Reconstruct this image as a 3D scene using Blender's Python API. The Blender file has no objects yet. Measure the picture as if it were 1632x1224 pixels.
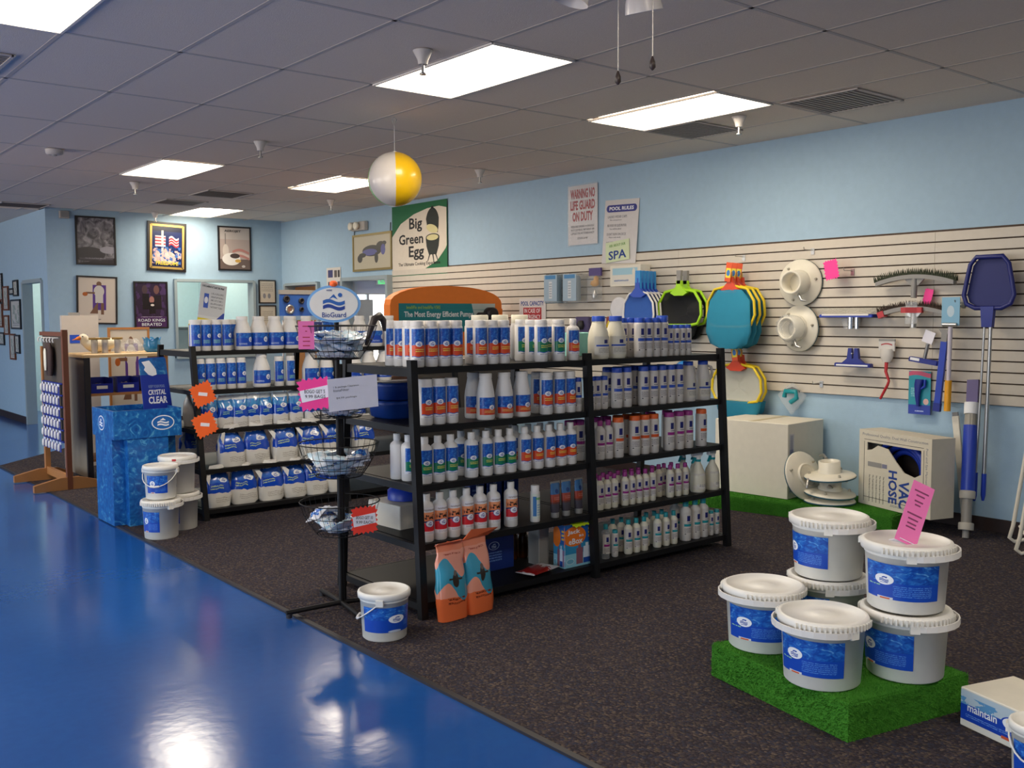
import bpy, math, random
from mathutils import Vector, Matrix, Euler
random.seed(7)
SC = bpy.context.scene
C = SC.collection
PI = math.pi
R = math.radians

# ---------------------------------------------------------------- camera
cam_d = bpy.data.cameras.new('camera')
cam = bpy.data.objects.new('camera', cam_d)
C.objects.link(cam)
yaw, pit, rol = R(39.3192), R(-4.0253), R(-0.3085)
fwd = Vector((math.sin(yaw)*math.cos(pit), math.cos(yaw)*math.cos(pit), math.sin(pit)))
rgt = Vector((math.cos(yaw), -math.sin(yaw), 0))
upv = rgt.cross(fwd)
rgt, upv = rgt*math.cos(rol)+upv*math.sin(rol), upv*math.cos(rol)-rgt*math.sin(rol)
cam.matrix_world = Matrix(((rgt.x, upv.x, -fwd.x, 0), (rgt.y, upv.y, -fwd.y, 0), (rgt.z, upv.z, -fwd.z, 1.55), (0, 0, 0, 1)))
cam_d.sensor_width = 36
cam_d.lens = 1561.386*36/1632
cam_d.clip_start = .05
SC.camera = cam

# ---------------------------------------------------------------- world, view, lamps
w = bpy.data.worlds.new('daylight')
SC.world = w
w.use_nodes = True
bg = w.node_tree.nodes['Background']
# bluish sky above the horizon, a warm glow added below it to lift the ceiling
wt = w.node_tree
tcw = wt.nodes.new('ShaderNodeTexCoord'); sxw = wt.nodes.new('ShaderNodeSeparateXYZ'); rpw = wt.nodes.new('ShaderNodeValToRGB')
wt.links.new(tcw.outputs['Generated'], sxw.inputs[0]); mdw = wt.nodes.new('ShaderNodeMath'); mdw.operation = 'MULTIPLY_ADD'; mdw.inputs[1].default_value = .5; mdw.inputs[2].default_value = .5
wt.links.new(sxw.outputs[2], mdw.inputs[0]); wt.links.new(mdw.outputs[0], rpw.inputs[0])
rpw.color_ramp.elements[0].position = .48; rpw.color_ramp.elements[0].color = (1, .9, .78, 1)
rpw.color_ramp.elements[1].position = .52; rpw.color_ramp.elements[1].color = (.74, .87, 1, 1)
wt.links.new(rpw.outputs[0], bg.inputs[0])
bg.inputs[1].default_value = 4.5
SC.view_settings.view_transform = 'Standard'
SC.view_settings.look = 'None'
SC.view_settings.exposure = 0.5
SC.view_settings.gamma = 1
SC.view_settings.use_curve_mapping = False
SC.cycles.use_denoising = True
SC.cycles.max_bounces = 7
SC.cycles.diffuse_bounces = 4
SC.cycles.glossy_bounces = 3
SC.cycles.transparent_max_bounces = 12
SC.cycles.transmission_bounces = 4
SC.cycles.caustics_reflective = False
SC.cycles.caustics_refractive = False
SC.cycles.sample_clamp_indirect = 4
LAMP = 15.0          # radiance of a troffer lens
TROFFERS = [(3.605, 4.79), (5.475, 4.79), (1.165, 4.79), (3.605, 9.69), (5.475, 9.69), (5.435, 13.33), (1.165, 9.69),
            (-1.275, 4.79), (-1.275, 9.69), (1.165, -.09), (-1.275, -.09), (3.605, -.09), (4.5, 16.2), (6.2, 16.2)]  # lamps beyond those named in TW are unseen, added to light the shop
# sky portals in the added storefront openings on the street side
PORTALS = [(-5.4, 2.0, 1.5, 5.0, 2.4), (-5.4, 9.0, 1.5, 5.0, 2.4), (-5.4, 15.5, 1.5, 4.0, 2.4)]
for (x, y, z, wy, hz) in PORTALS:
    d = bpy.data.lights.new('window_portal', 'AREA')
    d.shape = 'RECTANGLE'; d.size = hz; d.size_y = wy
    d.cycles.is_portal = True
    o = bpy.data.objects.new('window_portal', d); C.objects.link(o)
    o.location = (x, y, z); o.rotation_euler = (0, -PI/2, 0)

# ---------------------------------------------------------------- colour and material helpers
def lin(h):
    if not isinstance(h, str): return (*h, 1) if len(h) == 3 else h
    c = [int(h[i:i+2], 16)/255 for i in (0, 2, 4)]
    return (*[x/12.92 if x <= .04045 else ((x+.055)/1.055)**2.4 for x in c], 1)

class Paint:
    """procedural material on UV: a base colour and flat printed shapes over it"""
    def __init__(s, name, base, layers=(), rough=.45, metal=0, spec=.5, alpha=None, coat=0, bump=None):
        s.m = m = bpy.data.materials.new(name); m.use_nodes = True
        s.nt = nt = m.node_tree
        s.b = nt.nodes['Principled BSDF']
        s.b.inputs['Roughness'].default_value = rough
        s.b.inputs['Metallic'].default_value = metal
        s.b.inputs['Specular IOR Level'].default_value = spec
        if coat: s.b.inputs['Coat Weight'].default_value = coat
        if alpha is not None: s.b.inputs['Alpha'].default_value = alpha
        tc = nt.nodes.new('ShaderNodeTexCoord')
        s.uv = tc.outputs['UV']; s.obj = tc.outputs['Object']
        s.u = s.v = s.wcol = None
        s.col = s.c(base)
        for L in layers: s.layer(L)
        if isinstance(s.col, tuple):
            n = s.noise(s.obj, 18, 3)
            s.col = s.mix(n, tuple(x*.94 for x in s.col[:3])+(1,), tuple(min(1, x*1.05) for x in s.col[:3])+(1,))
        nt.links.new(s.col, s.b.inputs['Base Color'])
        if bump:
            n = s.noise(s.obj, bump[0], 4)
            bn = nt.nodes.new('ShaderNodeBump'); bn.inputs['Strength'].default_value = bump[1]; bn.inputs['Distance'].default_value = bump[2]
            nt.links.new(n, bn.inputs['Height']); nt.links.new(bn.outputs[0], s.b.inputs['Normal'])
    def sep(s):
        if s.u is None:
            q = s.nt.nodes.new('ShaderNodeSeparateXYZ'); s.nt.links.new(s.uv, q.inputs[0]); s.u, s.v = q.outputs[0], q.outputs[1]
    def put(s, sock, val):
        if hasattr(val, 'is_linked'): s.nt.links.new(val, sock)
        else: sock.default_value = val
    def math(s, op, a, b=None, c=None):
        n = s.nt.nodes.new('ShaderNodeMath'); n.operation = op
        for k, x in enumerate((a, b, c)):
            if x is not None: s.put(n.inputs[k], x)
        return n.outputs[0]
    def noise(s, vec, scale, detail=3, dist=0):
        n = s.nt.nodes.new('ShaderNodeTexNoise'); n.inputs['Scale'].default_value = scale; n.inputs['Detail'].default_value = detail
        n.inputs['Distortion'].default_value = dist; s.nt.links.new(vec, n.inputs['Vector']); return n.outputs[0]
    def mix(s, f, a, b):
        n = s.nt.nodes.new('ShaderNodeMix'); n.data_type = 'RGBA'
        s.put(n.inputs[0], f); s.put(n.inputs[6], a); s.put(n.inputs[7], b); return n.outputs[2]
    def ramp(s, f, stops, const=False):
        n = s.nt.nodes.new('ShaderNodeValToRGB'); e = n.color_ramp.elements
        if const: n.color_ramp.interpolation = 'CONSTANT'
        while len(e) < len(stops): e.new(.5)
        for k, (p, c) in enumerate(stops): e[k].position = p; e[k].color = lin(c)
        s.nt.links.new(f, n.inputs[0]); return n.outputs[0]
    def c(s, col):
        if col == 'water':
            if s.wcol is None: s.wcol = s.ramp(s.noise(s.uv, 7, 5, 1.6), [(.3, '0a3a9a'), (.48, '1456b8'), (.6, '2a74cc'), (.72, '7db9e4')])
            return s.wcol
        if col == 'rocky': return s.ramp(s.noise(s.uv, 6, 6, 1), [(.35, '37343a'), (.55, '77737a'), (.7, 'a39ea2')])
        return lin(col)
    def rect(s, u0, u1, v0, v1):
        s.sep()
        return s.math('MULTIPLY', s.math('COMPARE', s.u, (u0+u1)/2, abs(u1-u0)/2), s.math('COMPARE', s.v, (v0+v1)/2, abs(v1-v0)/2))
    def layer(s, L):
        k, a, col = L[0], L[1:-1], L[-1]
        s.sep()
        if k == 'r': m = s.rect(*a)
        elif k == 'e':
            du = s.math('DIVIDE', s.math('SUBTRACT', s.u, a[0]), a[2]); dv = s.math('DIVIDE', s.math('SUBTRACT', s.v, a[1]), a[3])
            m = s.math('LESS_THAN', s.math('ADD', s.math('MULTIPLY', du, du), s.math('MULTIPLY', dv, dv)), 1.)
        elif k == 'w':      # wavy band: u0,u1,vc,amp,cycles,halfwidth
            u0, u1, vc, amp, cyc, hw = a
            ph = s.math('MULTIPLY', s.math('SINE', s.math('MULTIPLY', s.math('SUBTRACT', s.u, u0), 2*PI*cyc/(u1-u0))), amp)
            m = s.math('MULTIPLY', s.math('COMPARE', s.u, (u0+u1)/2, (u1-u0)/2), s.math('COMPARE', s.math('SUBTRACT', s.v, ph), vc, hw))
        elif k == 't':      # rows of small print: u0,u1,v0,v1,rows
            u0, u1, v0, v1, rows = a
            fr = s.math('FRACT', s.math('MULTIPLY', s.math('SUBTRACT', s.v, v0), rows/(v1-v0)))
            n = s.noise(s.uv, 46, 1)
            m = s.math('MULTIPLY', s.rect(u0, u1, v0, v1), s.math('MULTIPLY', s.math('COMPARE', fr, .5, .26), s.math('GREATER_THAN', n, .46)))
        elif k == 'n':      # blotches: u0,u1,v0,v1,scale,threshold
            m = s.math('MULTIPLY', s.rect(*a[:4]), s.math('GREATER_THAN', s.noise(s.uv, a[4], 3), a[5]))
        elif k == 'l':      # slanted half plane inside a rectangle: u0,u1,v0,v1,slope  (below the diagonal)
            u0, u1, v0, v1, sl = a
            m = s.math('MULTIPLY', s.rect(u0, u1, v0, v1), s.math('LESS_THAN', s.v, s.math('ADD', s.math('MULTIPLY', s.math('SUBTRACT', s.u, u0), sl), v0)))
        s.col = s.mix(m, s.col, s.c(col))

def emblem(cx, cy, rx, ry, bg='eef1f6', fg='1a4aa6', rim=None):
    L = []
    if rim: L.append(('e', cx, cy, rx*1.12, ry*1.14, rim))
    L += [('e', cx, cy, rx, ry, bg)]
    u0, u1 = cx-.5*rx, cx+.5*rx
    L += [('w', u0, u1, cy-.04*ry, .09*ry, 1, .09*ry, fg), ('w', u0, u1, cy-.32*ry, .09*ry, 1, .09*ry, fg),
          ('w', cx-.2*rx, cx+.3*rx, cy+.3*ry, .14*ry, .5, .12*ry, fg), ('e', cx+.25*rx, cy+.42*ry, .12*rx, .12*ry, fg),
          ('r', cx-.42*rx, cx+.42*rx, cy-.66*ry, cy-.55*ry, fg)]
    return L

def plain(name, col, rough=.5, metal=0, **k): return Paint(name, col, (), rough, metal, **k).m

def emit(name, col, strength):
    m = bpy.data.materials.new(name); m.use_nodes = True
    b = m.node_tree.nodes['Principled BSDF']
    b.inputs['Base Color'].default_value = lin(col); b.inputs['Emission Color'].default_value = lin(col); b.inputs['Emission Strength'].default_value = strength
    return m

# ---------------------------------------------------------------- mesh helpers
class MB:
    def __init__(s): s.v = []; s.f = []; s.uv = []; s.sm = []; s.mi = []; s.cur = 0
    def add(s, vs, fs, uvs=None, smooth=False, M=None):
        o = len(s.v)
        s.v += [tuple(M @ Vector(p)) if M else tuple(p) for p in vs]
        for k, f in enumerate(fs):
            s.f.append([i+o for i in f]); s.uv.append(uvs[k] if uvs else None); s.sm.append(smooth); s.mi.append(s.cur)
        return s
    def box(s, c, d, M=None, ch=0):
        x, y, z = c; a, b, e = d[0]/2, d[1]/2, d[2]/2
        if not ch:
            vs = [(x+i*a, y+j*b, z+k*e) for k in (-1, 1) for j in (-1, 1) for i in (-1, 1)]
            fs = [(0, 2, 3, 1), (4, 5, 7, 6), (0, 1, 5, 4), (2, 6, 7, 3), (0, 4, 6, 2), (1, 3, 7, 5)]
            uv = [[(0, 0), (0, 1), (1, 1), (1, 0)], [(0, 0), (1, 0), (1, 1), (0, 1)], [(0, 0), (1, 0), (1, 1), (0, 1)],
                  [(1, 0), (1, 1), (0, 1), (0, 0)], [(1, 0), (1, 1), (0, 1), (0, 0)], [(0, 0), (1, 0), (1, 1), (0, 1)]]
            return s.add(vs, fs, uv, M=M)
        # chamfered along the vertical edges and top rim
        P = lambda t: [(x-a+t+ch, y-b+t), (x+a-t-ch, y-b+t), (x+a-t, y-b+t+ch), (x+a-t, y+b-t-ch), (x+a-t-ch, y+b-t), (x-a+t+ch, y+b-t), (x-a+t, y+b-t-ch), (x-a+t, y-b+t+ch)]
        vs = [(*p, z-e+ch*0) for p in P(0)]+[(*p, z+e-ch) for p in P(0)]+[(*p, z+e) for p in P(ch)]
        fs = [tuple(range(7, -1, -1)), tuple(range(16, 24))]
        for k in (0, 8): fs += [(k+i, k+(i+1) % 8, k+8+(i+1) % 8, k+8+i) for i in range(8)]
        return s.add(vs, fs, M=M)
    def lathe(s, prof, n=20, M=None, smooth=True, cap=(True, True), sq=0):
        vs = []; m = len(prof)
        for (r, z) in prof:
            for k in range(n):
                t = 2*PI*k/n; q = 1
                if sq: q = (abs(math.cos(t))**(2+sq)+abs(math.sin(t))**(2+sq))**(-1/(2+sq))
                vs.append((r*q*math.cos(t), r*q*math.sin(t), z))
        fs = [(j*n+k, j*n+(k+1) % n, (j+1)*n+(k+1) % n, (j+1)*n+k) for j in range(m-1) for k in range(n)]
        uv = [[(k/n, prof[j][1]), ((k+1)/n, prof[j][1]), ((k+1)/n, prof[j+1][1]), (k/n, prof[j+1][1])] for j in range(m-1) for k in range(n)]
        s.add(vs, fs, uv, smooth, M)
        if cap[0]: s.add(vs[:n], [tuple(range(n-1, -1, -1))], M=M)
        if cap[1]: s.add(vs[-n:], [tuple(range(n))], M=M)
        return s
    def patch(s, r, z0, z1, arc, n=10, a0=-90, r1=None, M=None):
        """curved label wrapped on a cylinder, centred on angle a0 (-90 faces the aisle)"""
        r1 = r if r1 is None else r1
        vs = []; fs = []; uv = []
        for k in range(n+1):
            t = R(a0-arc/2+arc*k/n)
            vs += [(r*math.cos(t), r*math.sin(t), z0), (r1*math.cos(t), r1*math.sin(t), z1)]
        for k in range(n):
            fs.append((2*k, 2*k+2, 2*k+3, 2*k+1)); uv.append([(k/n, 0), ((k+1)/n, 0), ((k+1)/n, 1), (k/n, 1)])
        return s.add(vs, fs, uv, True, M)
    def tube(s, pts, r, n=6, closed=False, M=None, taper=None):
        pts = [Vector(p) for p in pts]; m = len(pts); vs = []
        up = Vector((0, 0, 1)); ref = None
        for i, p in enumerate(pts):
            a = pts[(i-1) % m] if (closed or i > 0) else p
            b = pts[(i+1) % m] if (closed or i < m-1) else p
            t = (b-a).normalized()
            if ref is None: ref = t.cross(up) if abs(t.dot(up)) < .95 else t.cross(Vector((1, 0, 0)))
            e1 = (ref-t*ref.dot(t)).normalized(); e2 = t.cross(e1); ref = e1
            rr = r if taper is None else r*taper[i]
            vs += [tuple(p+e1*rr*math.cos(2*PI*k/n)+e2*rr*math.sin(2*PI*k/n)) for k in range(n)]
        L = m if closed else m-1
        fs = [(j*n+k, j*n+(k+1) % n, ((j+1) % m)*n+(k+1) % n, ((j+1) % m)*n+k) for j in range(L) for k in range(n)]
        s.add(vs, fs, None, True, M)
        if not closed:
            s.add(vs[:n], [tuple(range(n-1, -1, -1))], M=M); s.add(vs[-n:], [tuple(range(n))], M=M)
        return s
    def prism(s, poly, d, M=None, front_uv=True, smooth=False):
        """polygon in the local x-z plane, front face at y=-d/2 (facing -y), extruded to +d/2"""
        n = len(poly); xs = [p[0] for p in poly]; zs = [p[1] for p in poly]
        x0, x1, z0, z1 = min(xs), max(xs), min(zs), max(zs)
        area = sum(poly[i][0]*poly[(i+1) % n][1]-poly[(i+1) % n][0]*poly[i][1] for i in range(n))
        if area < 0: poly = poly[::-1]
        vs = [(x, -d/2, z) for x, z in poly]+[(x, d/2, z) for x, z in poly]
        U = lambda p: ((p[0]-x0)/(x1-x0), (p[1]-z0)/(z1-z0))
        fs = [tuple(range(n)), tuple(range(2*n-1, n-1, -1))]; uv = [[U(p) for p in poly], [U(p) for p in poly[::-1]]]
        for i in range(n):
            j = (i+1) % n; fs.append((i, n+i, n+j, j)); uv.append(None)
        return s.add(vs, fs, uv, smooth, M)
    def slab(s, poly, z0, z1, M=None):
        """polygon in plan, extruded upward"""
        n = len(poly)
        area = sum(poly[i][0]*poly[(i+1) % n][1]-poly[(i+1) % n][0]*poly[i][1] for i in range(n))
        if area < 0: poly = poly[::-1]
        vs = [(x, y, z0) for x, y in poly]+[(x, y, z1) for x, y in poly]
        fs = [tuple(range(n-1, -1, -1)), tuple(range(n, 2*n))]+[(i, (i+1) % n, n+(i+1) % n, n+i) for i in range(n)]
        uv = [None, None]+[[(0, 0), (1, 0), (1, 1), (0, 1)]]*n
        return s.add(vs, fs, uv, M=M)
    def ribbon(s, pts, h, t):
        """upright strap of height h and thickness t along a plan path"""
        n = len(pts); vs = []
        for i, p in enumerate(pts):
            a = Vector(pts[max(i-1, 0)]); b = Vector(pts[min(i+1, n-1)]); d = (b-a); nr = Vector((d.y, -d.x, 0)).normalized()*t/2
            q = Vector(p)
            for sx, sz in ((1, -1), (1, 1), (-1, 1), (-1, -1)): vs.append(tuple(q+nr*sx+Vector((0, 0, sz*h/2))))
        fs = [(4*i+k, 4*i+4+k, 4*i+4+(k+1) % 4, 4*i+(k+1) % 4) for i in range(n-1) for k in range(4)]+[(3, 2, 1, 0), (4*n-4, 4*n-3, 4*n-2, 4*n-1)]
        return s.add(vs, fs)
    def mesh(s, name, mats):
        me = bpy.data.meshes.new(name)
        me.from_pydata(s.v, [], s.f)
        if not isinstance(mats, (list, tuple)): mats = [mats]
        for m in mats: me.materials.append(m)
        ul = me.uv_layers.new(name='UVMap')
        li = 0
        for pi, p in enumerate(me.polygons):
            p.use_smooth = s.sm[pi]; p.material_index = s.mi[pi]
            u = s.uv[pi]
            for k in range(p.loop_total):
                if u: ul.data[p.loop_start+k].uv = u[k]
        me.update()
        return me
    def build(s, name, mats, parent=None, loc=(0, 0, 0), rot=(0, 0, 0)):
        return ob(name, s.mesh(name, mats), parent, loc, rot)

def ob(name, data, parent=None, loc=(0, 0, 0), rot=(0, 0, 0)):
    o = bpy.data.objects.new(name, data); C.objects.link(o)
    o.location = loc; o.rotation_euler = rot
    if parent: o.parent = parent
    return o
def tag(o, label=None, cat=None, group=None, kind=None):
    if label: o['label'] = label
    if cat: o['category'] = cat
    if group: o['group'] = group
    if kind: o['kind'] = kind
    return o
def thing(name, label, cat, loc=(0, 0, 0), rz=0, group=None, rot=None):
    o = ob(name, None, None, loc, rot or (0, 0, rz)); o.empty_display_size = .05
    return tag(o, label, cat, group)
def struct(o): o['kind'] = 'structure'; return o
def place(parts, name, label, cat, loc, rz=0, group=None, rot=None):
    """a thing whose parts share mesh data; parts: (name, mesh) or (name, mesh, [(name, mesh)...])"""
    t = thing(name, label, cat, loc, rz, group, rot)
    for p in parts:
        c = ob(p[0], p[1], t)
        if len(p) > 2:
            for q in p[2]: ob(q[0], q[1], c)
    return t
_tx = {}
def text(parent, s, loc, w, h, mat, rot=(PI/2, 0, 0), name='lettering', bold=.0):
    """flat lettering fitted to a w x h rectangle centred on loc"""
    key = (s, bold)
    if key not in _tx:
        cu = bpy.data.curves.new('t', 'FONT'); cu.body = s; cu.size = 1; cu.align_x = 'CENTER'; cu.resolution_u = 2; cu.offset = bold; cu.extrude = .004
        o = bpy.data.objects.new('t', cu)
        me = bpy.data.meshes.new_from_object(o)
        _tx[key] = [v.co.copy() for v in me.vertices], [tuple(p.vertices) for p in me.polygons]
        bpy.data.objects.remove(o); bpy.data.curves.remove(cu); bpy.data.meshes.remove(me)
    V, F = _tx[key]
    x0 = min(v.x for v in V); x1 = max(v.x for v in V); y0 = min(v.y for v in V); y1 = max(v.y for v in V)
    me = bpy.data.meshes.new(name)
    me.from_pydata([((v.x-(x0+x1)/2)*w/(x1-x0), (v.y-(y0+y1)/2)*h/(y1-y0), v.z*.1) for v in V], [], F)
    me.materials.append(mat)
    return ob(name, me, parent, loc, rot)
ORD = ['first', 'second', 'third', 'fourth', 'fifth', 'sixth', 'seventh', 'eighth', 'ninth', 'tenth', 'eleventh', 'twelfth', 'thirteenth']
def rotm(rx=0, ry=0, rz=0, loc=(0, 0, 0)): return Matrix.Translation(loc) @ Euler((R(rx), R(ry), R(rz))).to_matrix().to_4x4()

# ---------------------------------------------------------------- materials
K = {}
K['black'] = plain('black_steel', '111012', .5, spec=.3)
K['white'] = plain('white_plastic', 'e6e3e0', .38)
K['cream'] = plain('cream_plastic', 'e4dfcc', .35)
K['pearl'] = plain('pearl_plastic', 'd8d3ce', .36)
K['bucket'] = plain('bucket_plastic', 'e9e6df', .42, bump=(60, .08, .004))
K['card'] = plain('white_card', 'e2dccd', .7)
K['paper'] = plain('paper', 'f0eef8', .8)
K['bluecap'] = plain('blue_cap', '1f4bb8', .4)
K['orangecap'] = plain('orange_cap', 'e2611f', .4)
K['purplecap'] = plain('purple_cap', '9b2a86', .4)
K['tealcap'] = plain('teal_cap', '12909c', .4)
K['steel'] = plain('steel', 'b9b7b4', .3, .9)
K['grey'] = plain('grey_plastic', '8f8d8a', .5)
K['dark'] = plain('dark_plastic', '221f24', .5)
K['wood'] = plain('warm_wood', 'a8713f', .5, bump=(30, .2, .004))
K['redwood'] = plain('red_brown_wood', '6d3c24', .5, bump=(30, .2, .004))
K['palewood'] = plain('pale_wood', 'd9b887', .45, bump=(30, .1, .003))
K['navy'] = plain('navy_plastic', '1c2a86', .4)
K['blue'] = plain('blue_plastic', '2340b0', .35)
K['red'] = plain('red_plastic', 'b8242c', .4)
K['yellow'] = plain('yellow_plastic', 'e6c81e', .45)
K['lime'] = plain('lime_plastic', 'a8e01e', .45)
K['orange'] = plain('orange_card', 'f08028', .55)
K['pink'] = plain('pink_card', 'ff3f9a', .6)
K['pinkpaper'] = plain('pink_paper', 'ee78b8', .75)
K['neon'] = plain('neon_orange_card', 'ff6a2a', .6)
K['neonred'] = plain('neon_red_card', 'ff4030', .6)
K['neonyellow'] = plain('neon_yellow_card', 'd2f024', .6)
K['ink'] = plain('black_ink', '2a2a2c', .7)
K['redink'] = plain('red_ink', 'a8242c', .7)
K['blueink'] = plain('blue_ink', '1d3f8e', .7)
K['whiteink'] = plain('white_ink', 'eceef2', .7)
K['yellowink'] = plain('yellow_ink', 'e8d34a', .7)
K['greyink'] = plain('grey_ink', '8a8a90', .7)
K['clear'] = Paint('clear_plastic', 'd8dde2', (), .12, alpha=.22, spec=.8).m
K['film'] = Paint('crinkled_film', 'e6eaee', (), .18, alpha=.22, spec=.9, bump=(45, .8, .02)).m

# ================================================================ the setting
# walls
WALL = Paint('blue_wall_paint', 'a5c1d6', (), .75, bump=(140, .35, .004)).m
WALLB = Paint('pale_aqua_paint', 'b9d6dc', (), .8, bump=(140, .2, .003)).m
WHITEW = plain('white_wall_paint', 'd9d9d4', .8)
BROWN = plain('brown_vinyl_base', '2e1d1a', .55)
GREYB = plain('grey_blue_trim', '98a6ac', .6)
ZC = 3.0
XR, YB, XH = 6.96, 14.14, 3.55
def wall(name, boxes, m):
    b = MB()
    for (x0, x1, y0, y1, z0, z1) in boxes: b.box(((x0+x1)/2, (y0+y1)/2, (z0+z1)/2), (x1-x0, y1-y0, z1-z0))
    return struct(b.build(name, m))
T = .16
# right wall with an interior window and a doorway near the back corner
wall('wall_right', [(XR, XR+T, -5, 10.92, 0, 3.2), (XR, XR+T, 10.92, 12.13, 2.08, 3.2), (XR, XR+T, 10.92, 12.13, 0, .9), (XR, XR+T, 12.13, 12.92, 0, 3.2),
                    (XR, XR+T, 12.92, 14.0, 2.05, 3.2), (XR, XR+T, 14.0, YB+T, 0, 3.2)], WALL)
# back wall with a pass-through opening
wall('wall_back', [(XH, 5.25, YB, YB+T, 0, 3.2), (5.25, 6.49, YB, YB+T, 2.1, 3.2), (5.25, 6.49, YB, YB+T, 0, .95), (6.49, XR, YB, YB+T, 0, 3.2)], WALL)
# hallway wall running on behind the back wall, with a door opening by the corner
wall('wall_hall', [(XH, XH+.1, YB+T, 14.42, 0, 3.2), (XH, XH+.1, 14.42, 15.42, 2.07, 3.2), (XH, XH+.1, 15.42, 22, 0, 3.2)], WALL)
wall('wall_left', [(-5.6, -5.4, -5, -.5, 0, 3.2), (-5.6, -5.4, -.5, 4.5, 2.7, 3.2), (-5.6, -5.4, -.5, 4.5, 0, .3), (-5.6, -5.4, 4.5, 6.5, 0, 3.2), (-5.6, -5.4, 6.5, 11.5, 2.7, 3.2),
                   (-5.6, -5.4, 6.5, 11.5, 0, .3), (-5.6, -5.4, 11.5, 13.5, 0, 3.2), (-5.6, -5.4, 13.5, 17.5, 2.7, 3.2), (-5.6, -5.4, 13.5, 17.5, 0, .3), (-5.6, -5.4, 17.5, 22, 0, 3.2)], WALL)
wall('wall_front', [(-5.6, 7.2, -5.2, -5, 0, 3.2)], WALL)
wall('wall_far', [(-5.6, XH+T, 22, 22.2, 0, 3.2)], WALL)
# rooms seen through the openings
wall('wall_office', [(XH+.1, 7.1, 17.6, 17.75, 0, 3.2), (7.0, 7.1, 14.3, 17.6, 0, 3.2)], WALLB)
wall('wall_side_room', [(9.5, 9.65, 8.4, 14.3, 0, 3.2), (7.12, 7.6, 14.2, 14.3, 0, 3.2), (7.6, 9.5, 14.2, 14.3, 0, .3), (7.6, 9.5, 14.2, 14.3, 1.93, 3.2), (7.12, 9.5, 8.4, 8.5, 0, 3.2)], plain('dim_lilac_paint', 'a9b4d6', .8))

def baseboard(name, x0, x1, y0, y1, h=.1):
    b = MB(); b.box(((x0+x1)/2, (y0+y1)/2, h/2), (x1-x0, y1-y0, h)); return struct(b.build(name, BROWN))
baseboard('baseboard_right', XR-.012, XR, -5, 12.9)
baseboard('baseboard_hall', XH-.012, XH, 15.5, 22)
baseboard('baseboard_back', XH, XR-.02, YB-.012, YB)
# window and door casings
def casing(name, pts):
    b = MB()
    for (c, d) in pts: b.box(c, d)
    return struct(b.build(name, GREYB))
w1 = casing('window_1', [((6.95, 10.94, 1.49), (.2, .05, 1.18)), ((6.95, 12.11, 1.49), (.2, .05, 1.18)), ((6.95, 11.525, 2.055), (.2, 1.13, .05)), ((6.95, 11.525, .92), (.24, 1.13, .05))])
gl = MB(); gl.box((7.02, 11.525, 1.49), (.008, 1.12, 1.1)); gl.build('pane', K['clear'], w1)
d1 = casing('door_1', [((XH+.045, 15.445, 1.03), (.14, .06, 2.06)), ((XH+.045, 14.40, 1.03), (.14, .05, 2.06)), ((XH+.045, 14.92, 2.06), (.14, .99, .05))])
d2 = casing('door_2', [((XR+.06, 12.94, 1.02), (.22, .05, 2.04)), ((XR+.06, 13.98, 1.02), (.22, .05, 2.04)), ((XR+.06, 13.46, 2.035), (.22, .99, .04))])
lf = MB(); lf.box((XR+.14, 13.46, 1.0), (.05, .95, 2.0)); lf.build('door_leaf', K['wood'], d2)
kn = MB(); kn.lathe([(.008, 0), (.008, .03), (.028, .045), (.022, .07)], 10, M=rotm(0, -90, 0, (XR+.115, 13.1, 1.0))); kn.build('knob', K['steel'], d2)
w2 = casing('window_2', [((5.265, YB+.05, 1.52), (.04, .2, 1.14)), ((6.475, YB+.05, 1.52), (.04, .2, 1.14)), ((5.87, YB+.05, 2.08), (1.17, .2, .04)), ((5.87, YB+.04, .96), (1.25, .24, .04))])
# unseen storefront windows added for daylight; a bright one in the side room
def glazed(name, x, y0, y1, z0, z1, n):
    b = MB(); f = K['steel']
    for y in [y0+(y1-y0)*i/n for i in range(n+1)]: b.box((x, y, (z0+z1)/2), (.06, .05, z1-z0))
    for z in (z0, z1): b.box((x, (y0+y1)/2, z), (.06, y1-y0, .05))
    return struct(b.build(name, f))
b = MB()
for x in (7.6, 8.55, 9.5): b.box((x, 14.25, 1.115), (.05, .06, 1.63))
for z in (.3, 1.93): b.box((8.55, 14.25, z), (1.9, .06, .05))
struct(b.build('window_6', K['steel']))
glazed('window_3', -5.5, -.5, 4.5, .3, 2.7, 3); glazed('window_4', -5.5, 6.5, 11.5, .3, 2.7, 3); glazed('window_5', -5.5, 13.5, 17.5, .3, 2.7, 3)

# floor: glossy blue sheet vinyl
def floor_mat():
    p = Paint('blue_vinyl', '1656a4', (), .1, spec=.55)
    nt = p.nt
    n1 = p.noise(p.obj, 1.3, 5); n2 = p.noise(p.obj, 22, 4)
    c = p.mix(n1, lin('184990'), lin('205aa6')); c = p.mix(p.math('MULTIPLY', n2, .5), c, lin('144084'))
    nt.links.new(c, p.b.inputs['Base Color'])
    rr = p.math('MULTIPLY_ADD', n1, .10, .10); nt.links.new(rr, p.b.inputs['Roughness'])
    bn = nt.nodes.new('ShaderNodeBump'); bn.inputs['Strength'].default_value = .05; bn.inputs['Distance'].default_value = .01
    nt.links.new(p.noise(p.obj, 16, 2), bn.inputs['Height']); nt.links.new(bn.outputs[0], p.b.inputs['Normal'])
    return p.m
b = MB(); b.box((.75, 8.5, -.05), (12.7, 27.4, .1)); b.box((8.375, 11.35, -.05), (2.55, 5.9, .1)); struct(b.build('floor', floor_mat()))
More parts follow.
